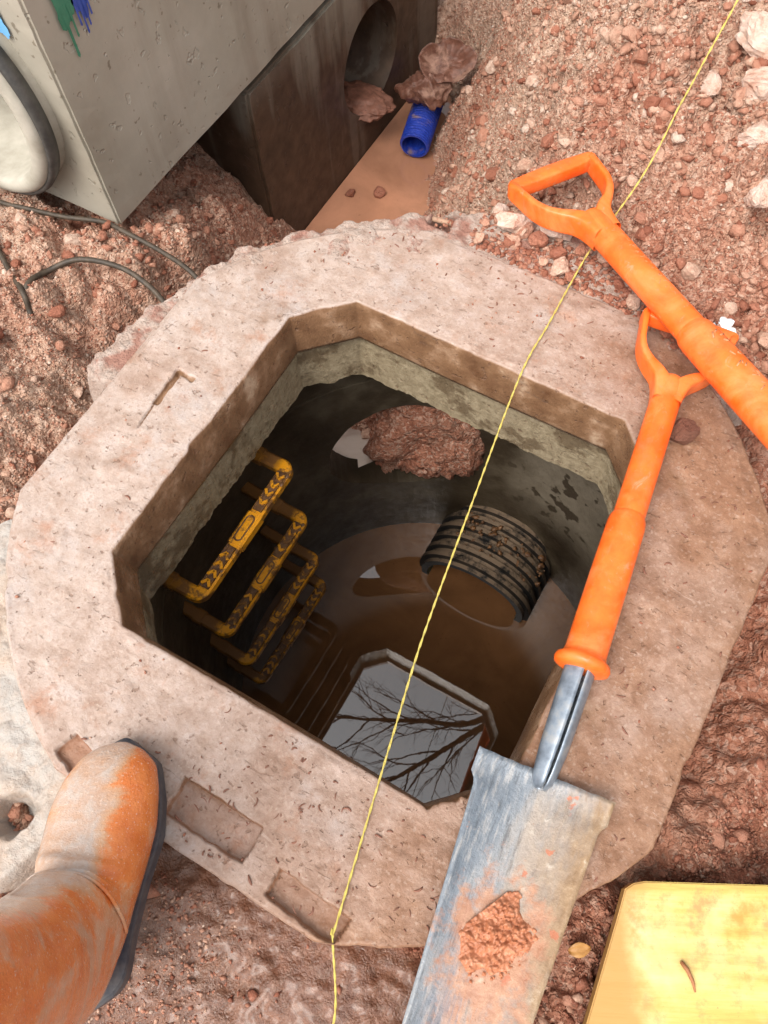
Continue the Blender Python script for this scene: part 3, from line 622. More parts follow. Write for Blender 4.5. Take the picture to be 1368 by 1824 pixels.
def bool_cut(o, center, axis, rad, depth):
    cb = bmesh.new(); bmesh.ops.create_cone(cb, cap_ends=True, segments=72, radius1=rad, radius2=rad, depth=depth, matrix=Matrix.Translation(Vector(center)) @ Vector(axis).to_track_quat('Z', 'Y').to_matrix().to_4x4())
    cm = bpy.data.meshes.new('cutter'); cb.to_mesh(cm); cb.free(); co = bpy.data.objects.new('cutter', cm); COL.objects.link(co)
    md = o.modifiers.new('b', 'BOOLEAN'); md.object = co; md.operation = 'DIFFERENCE'; md.solver = 'EXACT'
    bpy.context.view_layer.update(); nm = bpy.data.meshes.new_from_object(o.evaluated_get(bpy.context.evaluated_depsgraph_get()))
    o.modifiers.clear(); o.data = nm; bpy.data.objects.remove(co)
ub = tag(empty('concrete_block', (0, 0, 0)), 'big pale grey precast concrete box with a round pipe socket and paint drips', 'concrete block')
uo = link_mesh('box_body', precast('box_body', (-1.75, .306, -.098), (-.736, 1.62, .62), MAT['block'], .0045, 3.1), MAT['block'], ub, smooth=False)
PC = (-.985, .132)
bool_cut(uo, (PC[0], .31, PC[1]), (0, 1, 0), .190, .5)
so2 = empty('pipe_socket', (PC[0], .30, PC[1])); so2.parent = ub
mb = MB(); mb.lathe([(.176, .245), (.176, -.035), (.180, -.043), (.190, -.047), (.200, -.045), (.206, -.038), (.208, .012)], axis='y', n=96); mb.build('spigot_rim', MAT['pale_conc'], so2)
mb = MB(); mb.lathe([(.2050, -.012), (.2050, -.033), (.209, -.037), (.214, -.034), (.216, -.026), (.213, -.012)], axis='y', n=96, closed=True); mb.build('rubber_gasket', MAT['rubber'], so2)
mb = MB(); mb.lathe([(.001, .24), (.176, .24)], axis='y', n=64); mb.build('bore_end', MAT['pale_conc'], so2)
def splash(name, cx, cy, rx, ry, drips, seed):
    """irregular flat splash in (u, v) coordinates with drips running to -v"""
    rnd = random.Random(seed); P = []; n = 40
    for k in range(n):
        a = 2 * math.pi * k / n; q = 1 + .16 * math.sin(3 * a + seed) + .10 * rnd.uniform(-1, 1); P.append((cx + rx * q * math.cos(a), cy + ry * q * math.sin(a)))
    polys = [P]
    for (dxp, w, L) in drips:
        x0 = cx + dxp; polys.append([(x0 - w, cy), (x0 - w * .8, cy - L * .8), (x0 - w * .9, cy - L * .95), (x0, cy - L), (x0 + w * .9, cy - L * .95), (x0 + w * .8, cy - L * .8), (x0 + w, cy)])
    return polys
def paint(polys, to3, mat, name):
    mb = MB()
    for i, P in enumerate(polys): mb.add([to3(u, v, i * .0004) for u, v in P], [tuple(range(len(P)))])
    return mb.build(name, mat, ub, smooth=False)
fx = lambda u, v, e: (-.7322 + e, u, v)
paint(splash('g', .365, .275, .017, .030, [(-.004, .003, .075), (.008, .0022, .050)], 2), fx, MAT['green_paint'], 'green_paint_splash')
paint(splash('b', .398, .268, .013, .026, [(-.012, .002, .034), (-.004, .002, .05), (.004, .002, .042), (.012, .002, .03)], 5), fx, MAT['blue_paint'], 'blue_paint_splash')
fy = lambda u, v, e: (u, .3022 - e, v)
paint(splash('s', -.803, .268, .014, .022, [], 4), fy, MAT['sky_paint'], 'light_blue_paint_splash')
lb = tag(empty('lower_concrete_block', (0, 0, 0)), 'dark wet concrete base unit in the trench with a round outlet hole', 'concrete block')
lo_ = link_mesh('base_body', precast('base_body', (-1.6, .717, -.95), (-.737, 1.56, -.112), MAT['block_low'], .006, 7.7), MAT['block_low'], lb, smooth=False)
bool_cut(lo_, (-.80, 1.20, -.345), (1, 0, 0), .131, .8)
mb = MB(); mb.lathe([(.1305, -.003), (.1302, -.35), (.001, -.35)], o=(-.737, 1.20, -.345), axis='x', n=72); mb.build('outlet_bore', MAT['block_low'], lb)
# earth standing in the cored hole
def lump(name, loc, size, mat, seed, parent=None, sub=4, rough=.3, flat=True, freq=2.2, rot=0.0):
    bm = bmesh.new(); bmesh.ops.create_icosphere(bm, subdivisions=sub, radius=1.0); off = Vector((seed * 3.7, seed * 1.3, seed * 2.1))
    for v in bm.verts:
        p = v.co.copy(); d = mnoise.noise(p * freq + off) * rough + mnoise.noise(p * freq * 2.7 + off) * rough * .5 + mnoise.noise(p * freq * 7 + off) * rough * .22
        v.co = p * (1 + d)
        v.co.x *= size[0]; v.co.y *= size[1]; v.co.z *= size[2]
        if flat and v.co.z < -size[2] * .35: v.co.z = -size[2] * .35
        v.co.rotate(Matrix.Rotation(rot, 3, 'Z'))
    me = bpy.data.meshes.new(name); bm.to_mesh(me); bm.free(); o = link_mesh(name, me, mat, parent, smooth=sub > 3); o.location = loc; return o
def mound():
    bm = bmesh.new(); bmesh.ops.create_icosphere(bm, subdivisions=6, radius=1.0); P = np.array([v.co[:] for v in bm.verts]); ang = np.arctan2(P[:, 1], P[:, 0]); u_, v_ = P[:, 0] * .15 + 3, P[:, 2] * .19 + P[:, 1] * .1
    dsp = 1 + .16 * fbm(u_, v_, 9, 3, 5) + .16 * clods(u_, v_, .05, 3) + .10 * clods(u_, v_, .022, 7) + .05 * clods(u_, v_, .010, 9)
    for v, q_ in zip(bm.verts, dsp):
        v.co = Vector((math.copysign(abs(v.co.x) ** .8, v.co.x) * .128 * q_, v.co.y * .11 * q_, math.copysign(abs(v.co.z) ** .85, v.co.z) * .185 * q_))
    me = bpy.data.meshes.new('earth_mound'); bm.to_mesh(me); bm.free(); o = link_mesh('earth_mound', me, MAT['soil']); o.location = (-.205, .560, -.70); o.rotation_euler = (math.radians(-14), 0, math.radians(20)); return o
tag(mound(), 'red brown block of crumbly earth standing in the round hole of the shaft wall', 'earth')
tag(lump('clay_lump', (-.765, 1.185, -.462), (.085, .060, .020), MAT['soil_lump'], 9, sub=5, rough=.22), 'red clay lump lying in the round outlet of the wet base unit', 'clay lump')

# ------------------------------------------------------------------ spades (local: origin at blade tread, +Y to the handle, +Z up)
def make_spade(label, loc):
    root = tag(empty('spade', loc), label, 'spade', 'orange handled spades')
    mb = MB(); NU, NV = 25, 60; L = .40
    def blade_pt(u, v, dz):
        yv = -v * L; w = .076 - .020 * v
        if v < .07: w = .0815
        elif v < .09: w = .0815 - (.0815 - (.076 - .020 * .09)) * (v - .07) / .02
        xx = u * w; zc = .020 * (abs(u) ** 2.0) * (1 - .35 * v)
        if v < .05: zc += .010 * (1 - v / .05) ** 2 * (.3 + .7 * abs(u))
        if v < .05: yv += .004 * (1 - abs(u)) + .0015 * mnoise.noise(Vector((u * 7, 3, 1)))
        tip = max(0, v - .93) / .07
        yv += tip * .02 * (abs(u) ** 2.5) * L
        return (xx, yv, zc + dz + .0008 * mnoise.noise(Vector((xx * 30, yv * 30, 2))))
    us = np.linspace(-1, 1, NU); vs = np.linspace(0, 1, NV); t = .0028
    for dz in (t, 0): mb.v += [blade_pt(u, v, dz) for v in vs for u in us]
    N = NU * NV; gi = lambda i, j, k: k * N + j * NU + i
    for j in range(NV - 1):
        for i in range(NU - 1):
            mb.f.append((gi(i, j, 0), gi(i + 1, j, 0), gi(i + 1, j + 1, 0), gi(i, j + 1, 0))); mb.f.append((gi(i, j, 1), gi(i, j + 1, 1), gi(i + 1, j + 1, 1), gi(i + 1, j, 1)))
    for j in range(NV - 1):
        for i in (0, NU - 1): mb.f.append((gi(i, j, 0), gi(i, j + 1, 0), gi(i, j + 1, 1), gi(i, j, 1)))
    for i in range(NU - 1):
        for j in (0, NV - 1): mb.f.append((gi(i, j, 0), gi(i + 1, j, 0), gi(i + 1, j, 1), gi(i, j, 1)))
    mb.build('blade', MAT['steel'], root)
    mb = MB()                                           # folded socket with its open seam on top
    P = [(-.016, .008, .0075), (-.008, .010, .0115), (.004, .012, .0142), (.03, .017, .0165), (.07, .023, .0175), (.135, .030, .0185), (.16, .032, .0185)]; n = 26; b = 0
    for (yv, zz, r) in P:
        for k in range(n):
            a = math.radians(7 + 346 * k / (n - 1)) ; gap = 0
            rr = r * (1 + .05 * math.cos(4 * a)); mb.v.append((rr * math.sin(a + math.radians(14)), yv, zz + .002 + rr * math.cos(a + math.radians(14))))
    for i in range(len(P) - 1):
        for k in range(n - 1): mb.f.append((i * n + k, i * n + k + 1, (i + 1) * n + k + 1, (i + 1) * n + k))
    so_ = mb.build('socket', MAT['socket'], root); sm = so_.modifiers.new('s', 'SOLIDIFY'); sm.thickness = .0016
    mb = MB(); mb.lathe([(.001, .128), (.026, .128), (.033, .131), (.0345, .136), (.033, .141), (.027, .145), (.0255, .152), (.0253, .25), (.0245, .332), (.0235, .340), (.0215, .345), (.0205, .347)], o=(0, 0, .034), axis='y', n=40)
    mb.build('insulated_sleeve', MAT['orange'], root)
    mb = MB(); mb.lathe([(.0205, .34), (.0203, .48), (.0205, .525), (.0208, .545), (.0200, .560), (.017, .570), (.010, .576), (.001, .578)], o=(0, 0, .034), axis='y', n=40); mb.build('shaft', MAT['orange'], root)
    mb = MB(); path = []                                 # D grip: straps curving out of the neck to the cross bar
    prof = [(.005, .530), (.010, .552), (.021, .570), (.037, .584), (.0495, .599), (.0570, .617), (.0600, .637), (.0620, .656), (.0625, .667), (.053, .6675), (.03, .668), (.0, .6685)]
    path = prof + [(-a, c) for a, c in prof[-2::-1]]
    n = 10
    hw = [.0190, .0185, .0180, .0178, .0175, .0172, .0168, .016, .0135, .0125, .0120, .0120]; hw = hw + hw[-2::-1]; tk = [.0150, .0135, .0095, .0068, .0054, .0048, .0046, .0050, .007, .0095, .0115, .0120]; tk = tk + tk[-2::-1]
    m = len(path)
    # densify
    def dens(A, k=4):
        A = np.array(A, float); s = np.arange(len(A)); q = np.linspace(0, len(A) - 1, (len(A) - 1) * k + 1)
        if A.ndim == 1: return np.interp(q, s, A)
        out = []
        for x_ in q:
            i = int(min(x_, len(A) - 2)); f_ = x_ - i; p0, p1, p2, p3 = A[max(i - 1, 0)], A[i], A[i + 1], A[min(i + 2, len(A) - 1)]
            out.append(.5 * ((2 * p1) + (-p0 + p2) * f_ + (2 * p0 - 5 * p1 + 4 * p2 - p3) * f_ ** 2 + (-p0 + 3 * p1 - 3 * p2 + p3) * f_ ** 3))
        return np.array(out)
    path = dens(path); hw = dens(hw); tk = dens(tk); m = len(path); n = 20
    for i in range(m):
        tt = path[min(i + 1, m - 1)] - path[max(i - 1, 0)]; tt = tt / np.linalg.norm(tt); nn = np.array([tt[1], -tt[0]])
        for k in range(n):
            a = 2 * math.pi * k / n; cc, ss = math.cos(a), math.sin(a); su = abs(cc) ** .38 * np.sign(cc); sv = abs(ss) ** .38 * np.sign(ss)
            p = path[i] + nn * su * tk[i]; mb.v.append((p[0], p[1], .034 + sv * hw[i]))
    for i in range(m - 1):
        for k in range(n): mb.f.append((i * n + k, i * n + (k + 1) % n, (i + 1) * n + (k + 1) % n, (i + 1) * n + k))
    mb.build('d_handle', MAT['orange'], root)
    return root
def lettering(root, y0, y1, r, ang, rnd, n, h, th_=1.0):
    """moulded characters worn past reading: small raised strokes on the shaft"""
    mb = MB()
    for i in range(n):
        yc = y0 + (y1 - y0) * i / (n - 1)
        for s_ in range(3):
            a0 = ang + rnd.uniform(-.25, .25); a1 = a0 + rnd.choice([-1, 1]) * rnd.uniform(.1, .4); ya = yc + rnd.uniform(-.4, .4) * h; yb = yc + rnd.uniform(-.4, .4) * h
            pts = []
            for f_ in (0, .5, 1):
                a = a0 + (a1 - a0) * f_; yv = ya + (yb - ya) * f_; pts.append((r * math.sin(a), yv, .034 + r * math.cos(a)))
            mb.tube(pts, .0007 * th_, 4)
    mb.build('worn_lettering', MAT['lettering'], root)
def orient(o, tread, dirv, roll=0.0):
    y_ = Vector(dirv).normalized(); z_ = Vector((0, 0, 1)); x_ = y_.cross(z_).normalized(); z_ = x_.cross(y_)
    m = Matrix((x_, y_, z_)).transposed().to_4x4() @ Matrix.Rotation(roll, 4, 'Y'); m.translation = Vector(tread); o.matrix_world = m
sp1 = make_spade('orange handled spade lying across the slab corner, blade towards the viewer', (0, 0, 0))
orient(sp1, (.331, -.203, .007), (-.076, .589, .004))
sp2 = make_spade('orange handled spade lying on top of the other handle, its blade out of view', (0, 0, 0))
NECK = Vector((.040, .571, .056)); EDGE = Vector((.386, .328, .100)); dv = (NECK - EDGE).normalized()
orient(sp2, NECK - dv * .570 * 1.17 - Vector((0, 0, .034)), dv, 0.0); sp2.scale = (1.13, 1.17, 1.05)
lettering(sp2, .37, .52, .0201, .35, random.Random(5), 14, .009); lettering(sp2, .215, .315, .0246, .35, random.Random(6), 7, .016, 2.2)
# clay stuck on the blade
bm = bmesh.new(); bmesh.ops.create_grid(bm, x_segments=90, y_segments=90, size=1.0); 
vv = np.array([v.co[:] for v in bm.verts]); ux, uy = vv[:, 0] * .036, vv[:, 1] * .052
rad = np.hypot(ux / (.034 + .004 * np.sin(uy * 60)), uy / .054) + .42 * fbm(ux, uy, 42, 5, 5)
hh = np.clip(1 - rad, -.2, 1); zl = .0105 * np.clip(hh * 1.1, 0, 1) ** .8 * (.45 + .9 * clods(ux, uy, .0075, 5) + .6 * clods(ux, uy, .0042, 8)) + np.where(hh <= 0, -.004, 0)
for v, a, b_, c in zip(bm.verts, ux, uy, zl): v.co = (a, b_, c + .0125 * (a / .072) ** 2)
bmesh.ops.delete(bm, geom=[v for v, h_ in zip(list(bm.verts), hh) if h_ < -.15], context='VERTS')
me = bpy.data.meshes.new('clay_smear'); bm.to_mesh(me); bm.free(); cl = link_mesh('clay_smear', me, MAT['clay'])
cl.matrix_world = sp1.matrix_world @ Matrix.Translation((.006, -.180, .0035)) @ Matrix.Rotation(math.radians(-34), 4, 'Z') @ Matrix.Diagonal((.86, .9, .9, 1))
tag(cl, 'wet red clay stuck in the trough of the steel spade blade', 'clay')

rc = np.random.default_rng(4); mbc = MB()
for k in range(90):
    a = rc.uniform(0, 6.28); q = rc.uniform(.7, 1.25); x_, y_, r_ = math.cos(a) * .033 * q, math.sin(a) * .050 * q, rc.uniform(.0008, .0032)
    vs = [Vector(p) * r_ * float(rc.uniform(.6, 1.3)) for p in ((1, 0, 0), (0, 1, 0), (-1, 0, 0), (0, -1, 0), (0, 0, .8))]
    mbc.add([(x_ + p.x, y_ + p.y, p.z + .0125 * (x_ / .072) ** 2) for p in vs], [(0, 1, 4), (1, 2, 4), (2, 3, 4), (3, 0, 4)])
co = tag(mbc.build('clay_crumbs', MAT['clay'], cl, smooth=False), kind='stuff')
# ------------------------------------------------------------------ boot
per = tag(empty('person', (-.118, -.418, .004)), 'person standing in a mud smeared orange rubber boot at the slab edge', 'person')
per.rotation_euler = (0, 0, math.atan2(-.447, -.894))
secs = [(.000, .030, 0, .006, .006), (.006, .031, 0, .026, .017), (.022, .035, 2, .044, .029), (.05, .041, 4, .0545, .037), (.085, .046, 6, .060, .042), (.12, .052, 10, .0585, .048), (.155, .062, 20, .054, .058), (.185, .079, 36, .0515, .074), (.208, .106, 56, .0525, .082), (.222, .145, 74, .0555, .074), (.230, .20, 86, .060, .068), (.234, .26, 90, .064, .070), (.236, .33, 90, .068, .073), (.237, .37, 90, .069, .074)]
SA = np.array(secs); q = np.linspace(0, len(SA) - 1, 70); S2 = np.stack([np.interp(q, np.arange(len(SA)), SA[:, i]) for i in range(5)], -1)
for _ in range(2): S2[1:-1] = (S2[:-2] + 2 * S2[1:-1] + S2[2:]) / 4
mb = MB(); n = 48
for (yv, zz, tilt, w, h) in S2:
    t_ = math.radians(tilt); dirp = Vector((0, -math.sin(t_), math.cos(t_)))
    for k in range(n):
        a = 2 * math.pi * k / n; cc, ss = math.cos(a), math.sin(a)
        p = Vector((0, yv, zz)) + Vector((1, 0, 0)) * (w * abs(cc) ** .85 * (1 if cc > 0 else -1)) + dirp * (h * abs(ss) ** .9 * (1 if ss > 0 else -1))
        p.z = max(p.z, .020); cr_ = math.exp(-((yv - .165) / .03) ** 2) * max(0, ss)
        p += Vector((mnoise.noise(p * 22), mnoise.noise(p * 22 + Vector((4, 0, 0))), mnoise.noise(p * 22 + Vector((0, 8, 0))))) * (.0022 + .006 * cr_)
        p += dirp * cr_ * .0070 * math.sin(yv * 230 + 2.5 * mnoise.noise(p * 12))
        mb.v.append(tuple(p))
m_ = len(S2)
for i in range(m_ - 1):
    for k in range(n): mb.f.append((i * n + k, i * n + (k + 1) % n, (i + 1) * n + (k + 1) % n, (i + 1) * n + k))
mb.f.append(tuple(range(n)))
boot = mb.build('rubber_boot', MAT['boot'], per)
def boot_ring(q_, k0, k1, lift):
    (yv, zz, tilt, w, h) = [float(np.interp(q_, np.arange(len(S2)), S2[:, i])) for i in range(5)]; t_ = math.radians(tilt); dirp = Vector((0, -math.sin(t_), math.cos(t_))); P = []
    for a in np.linspace(k0, k1, 40):
        cc, ss = math.cos(a), math.sin(a); p = Vector((0, yv, zz)) + Vector((1, 0, 0)) * ((w + lift) * abs(cc) ** .85 * (1 if cc > 0 else -1)) + dirp * ((h + lift) * abs(ss) ** .9 * (1 if ss > 0 else -1)); p.z = max(p.z, .021)
        p += Vector((mnoise.noise(p * 22), mnoise.noise(p * 22 + Vector((4, 0, 0))), mnoise.noise(p * 22 + Vector((0, 8, 0))))) * .0022; P.append(p)
    return P
mb = MB(); mb.tube(boot_ring(37.5, -.15, math.pi + .15, .0016), .0022, 6); mb.build('vamp_seam', MAT['boot'], boot)
mb = MB(); out = []                                     # sole outline
for a in np.linspace(0, 2 * math.pi, 72, endpoint=False):
    yv = .135 - .142 * math.cos(a); s_ = math.sin(a); wq = np.interp(yv, [-.007, .02, .06, .10, .15, .20, .24, .277], [.015, .043, .0555, .0600, .0515, .047, .047, .03]); 
    prog = math.sin(a); out.append((wq * np.sign(prog) * min(1, abs(prog) * 1.9) ** .8 , yv))
for zz, g in ((0.0, .97), (.003, 1.0), (.022, 1.0), (.026, .97)):
    mb.v += [(a * g + (0 if zz not in (.003,) else 0), .135 + (b_ - .135) * g, zz) for a, b_ in out]
N = len(out)
for j in range(3):
    for k in range(N): mb.f.append((j * N + k, j * N + (k + 1) % N, (j + 1) * N + (k + 1) % N, (j + 1) * N + k))
mb.f.append(tuple(range(N))[::-1]); mb.f.append(tuple(3 * N + k for k in range(N)))
mb.build('sole', MAT['sole'], boot, smooth=False)
mb = MB(); mb.tube([(0, .236, .30), (0, .237, .38), (0, .240, .46), (0, .245, .54)], [.062, .066, .066, .068], 24); mb.build('trouser_leg', MAT['trouser'], per)

# ------------------------------------------------------------------ shutter board
bd = [(.470, -.262), (.476, -.252), (.487, -.243), (.505, -.2335), (.545, -.212), (.612, -.176), (.86, -.045), (1.02, -.42), (.56, -.70), (.513, -.66), (.487, -.42), (.4735, -.29)]
ang = math.atan2(.057 , .107); bo = tag(empty('shutter_board', (bd[0][0], bd[0][1], -.03)), 'yellow plywood board with a rounded corner lying on the mud', 'board')
bo.rotation_euler = (math.radians(0), math.radians(0), ang)
bm = bmesh.new(); ci, si = math.cos(-ang), math.sin(-ang)
loc = [((x_ - bd[0][0]) * ci - (y_ - bd[0][1]) * si, (x_ - bd[0][0]) * si + (y_ - bd[0][1]) * ci) for x_, y_ in bd]
f = bm.faces.new([bm.verts.new((a, b_, 0)) for a, b_ in loc]); r = bmesh.ops.extrude_face_region(bm, geom=[f]); bmesh.ops.translate(bm, verts=[v for v in r['geom'] if isinstance(v, bmesh.types.BMVert)], vec=(0, 0, -.019))
bmesh.ops.recalc_face_normals(bm, faces=bm.faces); bmesh.ops.bevel(bm, geom=[e for e in bm.edges if abs(e.verts[0].co.z - e.verts[1].co.z) < 1e-5], offset=.0015, segments=2, affect='EDGES')
me = bpy.data.meshes.new('panel'); bm.to_mesh(me); bm.free(); link_mesh('panel', me, MAT['board'], bo, smooth=False)

# ------------------------------------------------------------------ string, cables, ribbed duct, sack
def spline(P, k=10):
    P = [Vector(p) for p in P]; out = []
    for i in range(len(P) - 1):
        p0, p1, p2, p3 = P[max(i - 1, 0)], P[i], P[i + 1], P[min(i + 2, len(P) - 1)]
        for j in range(k):
            f_ = j / k; out.append(.5 * ((2 * p1) + (-p0 + p2) * f_ + (2 * p0 - 5 * p1 + 4 * p2 - p3) * f_ ** 2 + (-p0 + 3 * p1 - 3 * p2 + p3) * f_ ** 3))
    return out + [P[-1]]
st = tag(empty('string_line', (.2, -.45, .004)), 'thin yellow builders string stretched across the open manhole', 'string'); 
SP = [(.252, -.75, -.085), (.246, -.60, -.082), (.2435, -.545, -.065), (.2005, -.468, .0015), (.198, -.452, .005), (.153, -.248, .006), (.1255, -.12, .0045), (.0935, .08, .004), (.061, .296, .006), (.058, .40, .007), (.057, .545, .016), (.082, .690, .085), (.086, .835, .165), (.092, .945, .215), (.10, 1.15, .32), (.11, 1.5, .52)]
pts = spline(SP, 22)
for p in pts:
    if p.y > .5: p.z = max(p.z, h1(p.x, p.y) + .006)
for _ in range(30):
    for i in range(len(pts) - 2, 1, -1):
        if pts[i].y > .5: pts[i].z = max(pts[i].z, (pts[i - 1].z + pts[i + 1].z) / 2)
mb = MB()
for ph in (0, math.pi):
    hx = []
    acc = 0
    for i, p in enumerate(pts):
        if i: acc += (pts[i] - pts[i - 1]).length
        a = acc / .006 + ph; hx.append(p - Vector((.2, -.45, .004)) + Vector((math.cos(a) * .00075, 0, math.sin(a) * .00075)))
    mb.tube(hx, .00095, 6)
mb.build('twisted_strands', MAT['string'], st)
def cable(P, r, label):
    P = [(a, b_, max(c, h1(a, b_) + (.004 if 0 < i < len(P) - 1 else -.01))) for i, (a, b_, c) in enumerate(P)]; mb = MB(); base = Vector(P[0]); mb.tube([p - base for p in spline(P, 12)], r, 10); o = mb.build('cable', MAT['cable'], None); o.location = base; return tag(o, label, 'cable', 'cables left of the slab')
cable([(-1.02, .20, .0), (-.92, .168, -.05), (-.83, .12, -.08), (-.757, .085, -.088), (-.742, .070, -.095), (-.735, .06, -.12)], .0050, 'straight muddy black cable running down into the soil at the left')
cable([(-.748, .066, -.115), (-.760, .100, -.095), (-.762, .150, -.072), (-.725, .192, -.066), (-.66, .217, -.075), (-.60, .216, -.09), (-.555, .205, -.115)], .0050, 'arched muddy black cable looping over the soil beside the slab')
cable([(-1.05, .27, -.085), (-.97, .238, -.082), (-.90, .250, -.085), (-.83, .268, -.085), (-.76, .292, -.085), (-.71, .292, -.085), (-.63, .295, -.10), (-.56, .286, -.11), (-.52, .27, -.15)], .0045, 'dirt covered cable lying along the foot of the pale concrete box')
du = tag(empty('ribbed_duct', (-.605, 1.185, -.541)), 'blue ribbed plastic duct lying in the muddy trench water', 'duct')
prof = [(.0335, .0), (.038, .0)]; yy = .002
while yy < .24: prof += [(.0375, yy), (.0405, yy + .002), (.0405, yy + .005), (.0375, yy + .007)]; yy += .0085
mb = MB(); mb.lathe(prof + [(.0335, yy)], axis='y', n=48); mb.build('ribbed_wall', MAT['blue'], du, smooth=False)
mb = MB(); mb.lathe([(.0334, .001), (.0334, .235)], axis='y', n=48); mb.build('inner_wall', MAT['blue'], du)
du.rotation_euler = (math.radians(6), 0, math.radians(14))
# sack: a crumpled bag draped over the duct's far end
def sack():
    """crumpled pouch in front, a cupped flap with a thin rim standing behind it"""
    mb = MB(); NU, NV = 72, 40
    for j in range(NV):                                  # pouch: closed ellipsoid, pinched at the left
        v = j / (NV - 1); ph = (v - .5) * math.pi
        for i in range(NU):
            a = 2 * math.pi * i / NU; p = Vector((.085 * math.cos(ph) * math.cos(a), .052 * math.cos(ph) * math.sin(a), .040 * math.sin(ph)))
            tp = (p.x + .085) / .17; p.y *= .45 + .65 * tp; p.z *= .55 + .55 * tp
            d = Vector((mnoise.noise(p * 20), mnoise.noise(p * 20 + Vector((7, 0, 0))), mnoise.noise(p * 20 + Vector((0, 7, 0))))) * .022
            d.z -= abs(mnoise.noise(Vector((p.x * 34, p.y * 60, 3)))) * .020; d += p.normalized() * (abs(mnoise.noise(p * 46)) * -.014 + mnoise.noise(p * 110) * .003); mb.v.append(tuple(p + d))
    for j in range(NV - 1):
        for i in range(NU): mb.f.append((j * NU + i, j * NU + (i + 1) % NU, (j + 1) * NU + (i + 1) % NU, (j + 1) * NU + i))
    b = len(mb.v); NR, NA = 18, 64
    for side in (0, 1):
        for j in range(NR):
            r_ = j / (NR - 1)
            for i in range(NA):
                a = 2 * math.pi * i / NA; wob = 1 + .10 * math.sin(2 * a + 1) + .05 * math.sin(5 * a)
                p = Vector((.068 * r_ * math.cos(a) * wob, .058 * r_ * math.sin(a) * wob, .030 * r_ ** 2.2 + .016 * mnoise.noise(Vector((r_ * 2.4 * math.cos(a), r_ * 2.4 * math.sin(a), 5))) - .012 * r_ * abs(mnoise.noise(Vector((math.cos(a) * 3, math.sin(a) * 3, 9))))))
                p.z -= .003 * side; p = Matrix.Rotation(math.radians(28), 3, 'X') @ p + Vector((.052, .052, .030)); mb.v.append(tuple(p))
    for side in (0, 1):
        o_ = b + side * NR * NA
        for j in range(NR - 1):
            for i in range(NA): mb.f.append((o_ + j * NA + i, o_ + j * NA + (i + 1) % NA, o_ + (j + 1) * NA + (i + 1) % NA, o_ + (j + 1) * NA + i))
    for i in range(NA): mb.f.append((b + (NR - 1) * NA + i, b + (NR - 1) * NA + (i + 1) % NA, b + NR * NA + (NR - 1) * NA + (i + 1) % NA, b + NR * NA + (NR - 1) * NA + i))
    return mb.build('crumpled_sack', MAT['sack'])
sk = sack(); sk.location = (-.625, 1.275, -.435); sk.rotation_euler = (math.radians(4), 0, math.radians(20)); tag(sk, 'crumpled mud brown plastic sack above the blue duct', 'sack')
# white tissue scrap
mb = MB()
for (a, L, w) in ((100, .024, .011), (200, .022, .009), (330, .020, .011), (20, .012, .008)):
    a = math.radians(a); d = Vector((math.cos(a), math.sin(a), 0)); s_ = Vector((-d.y, d.x, 0)); n1, n2 = 7, 5; b = len(mb.v)
    for i in range(n1):
        for j in range(n2):
            f_ = i / (n1 - 1); g = j / (n2 - 1) * 2 - 1; ww = w * math.sin(math.pi * (.12 + .8 * f_)); p = d * L * f_ + s_ * ww * g
            p.z = .008 * math.sin(math.pi * f_) + .005 * mnoise.noise(p * 180 + Vector((a, 0, 0))) + .003 * g * g; mb.v.append(tuple(p))
    for i in range(n1 - 1):
        for j in range(n2 - 1): mb.f.append((b + i * n2 + j, b + (i + 1) * n2 + j, b + (i + 1) * n2 + j + 1, b + i * n2 + j + 1))
ts = mb.build('tissue_scrap', MAT['tissue']); sm = ts.modifiers.new('s', 'SOLIDIFY'); sm.thickness = .0015
ts.location = (.293, .516, h1(.293, .516) + .012); tag(ts, 'small white scrap of crumpled tissue beside the spade handle', 'tissue')

# ------------------------------------------------------------------ stones
ROCKS = []
for i in range(14):
    bm = bmesh.new(); bmesh.ops.create_icosphere(bm, subdivisions=2, radius=1.0)
    sx, sy, sz = random.uniform(.75, 1.3), random.uniform(.7, 1.1), random.uniform(.5, .85); pl = [(Vector((random.uniform(-1, 1), random.uniform(-1, 1), random.uniform(-1, 1))).normalized(), random.uniform(.55, .85)) for _ in range(9)]
    for v in bm.verts:
        p = v.co * (1 + .15 * mnoise.noise(v.co * 2 + Vector((i * 5, 0, 0))))
        for nrm, d in pl:
            e = p.dot(nrm) - d
            if e > 0: p -= nrm * e * .92
        v.co = Vector((p.x * sx, p.y * sy, p.z * sz))
    me = bpy.data.meshes.new('stone'); bm.to_mesh(me); bm.free(); me.materials.append(MAT['rock']); attr(me, 'rnd', np.zeros(len(me.vertices))); ROCKS.append(me)
HERO = []
for i in range(8):
    bm = bmesh.new(); bmesh.ops.create_icosphere(bm, subdivisions=4, radius=1.0); pl = [(Vector((random.uniform(-1, 1), random.uniform(-1, 1), random.uniform(-.6, 1))).normalized(), random.uniform(.5, .8)) for _ in range(11)]
    for v in bm.verts:
        p = v.co.copy()
        for nrm, d in pl:
            e = p.dot(nrm) - d
            if e > 0: p -= nrm * e * .9
        off = Vector((i * 9, 0, 0)); p += v.co * (.10 * mnoise.noise(p * 2.5 + off) + .07 * mnoise.noise(p * 7 + off) + .035 * mnoise.noise(p * 18 + off)); v.co = Vector((p.x * 1.15, p.y * .9, p.z * .7))
    me = bpy.data.meshes.new('stone'); bm.to_mesh(me); bm.free(); me.materials.append(MAT['rock']); attr(me, 'rnd', np.zeros(len(me.vertices)) + random.random()); HERO.append(me)
camp = Vector((0.2427, -0.3747, 1.0))
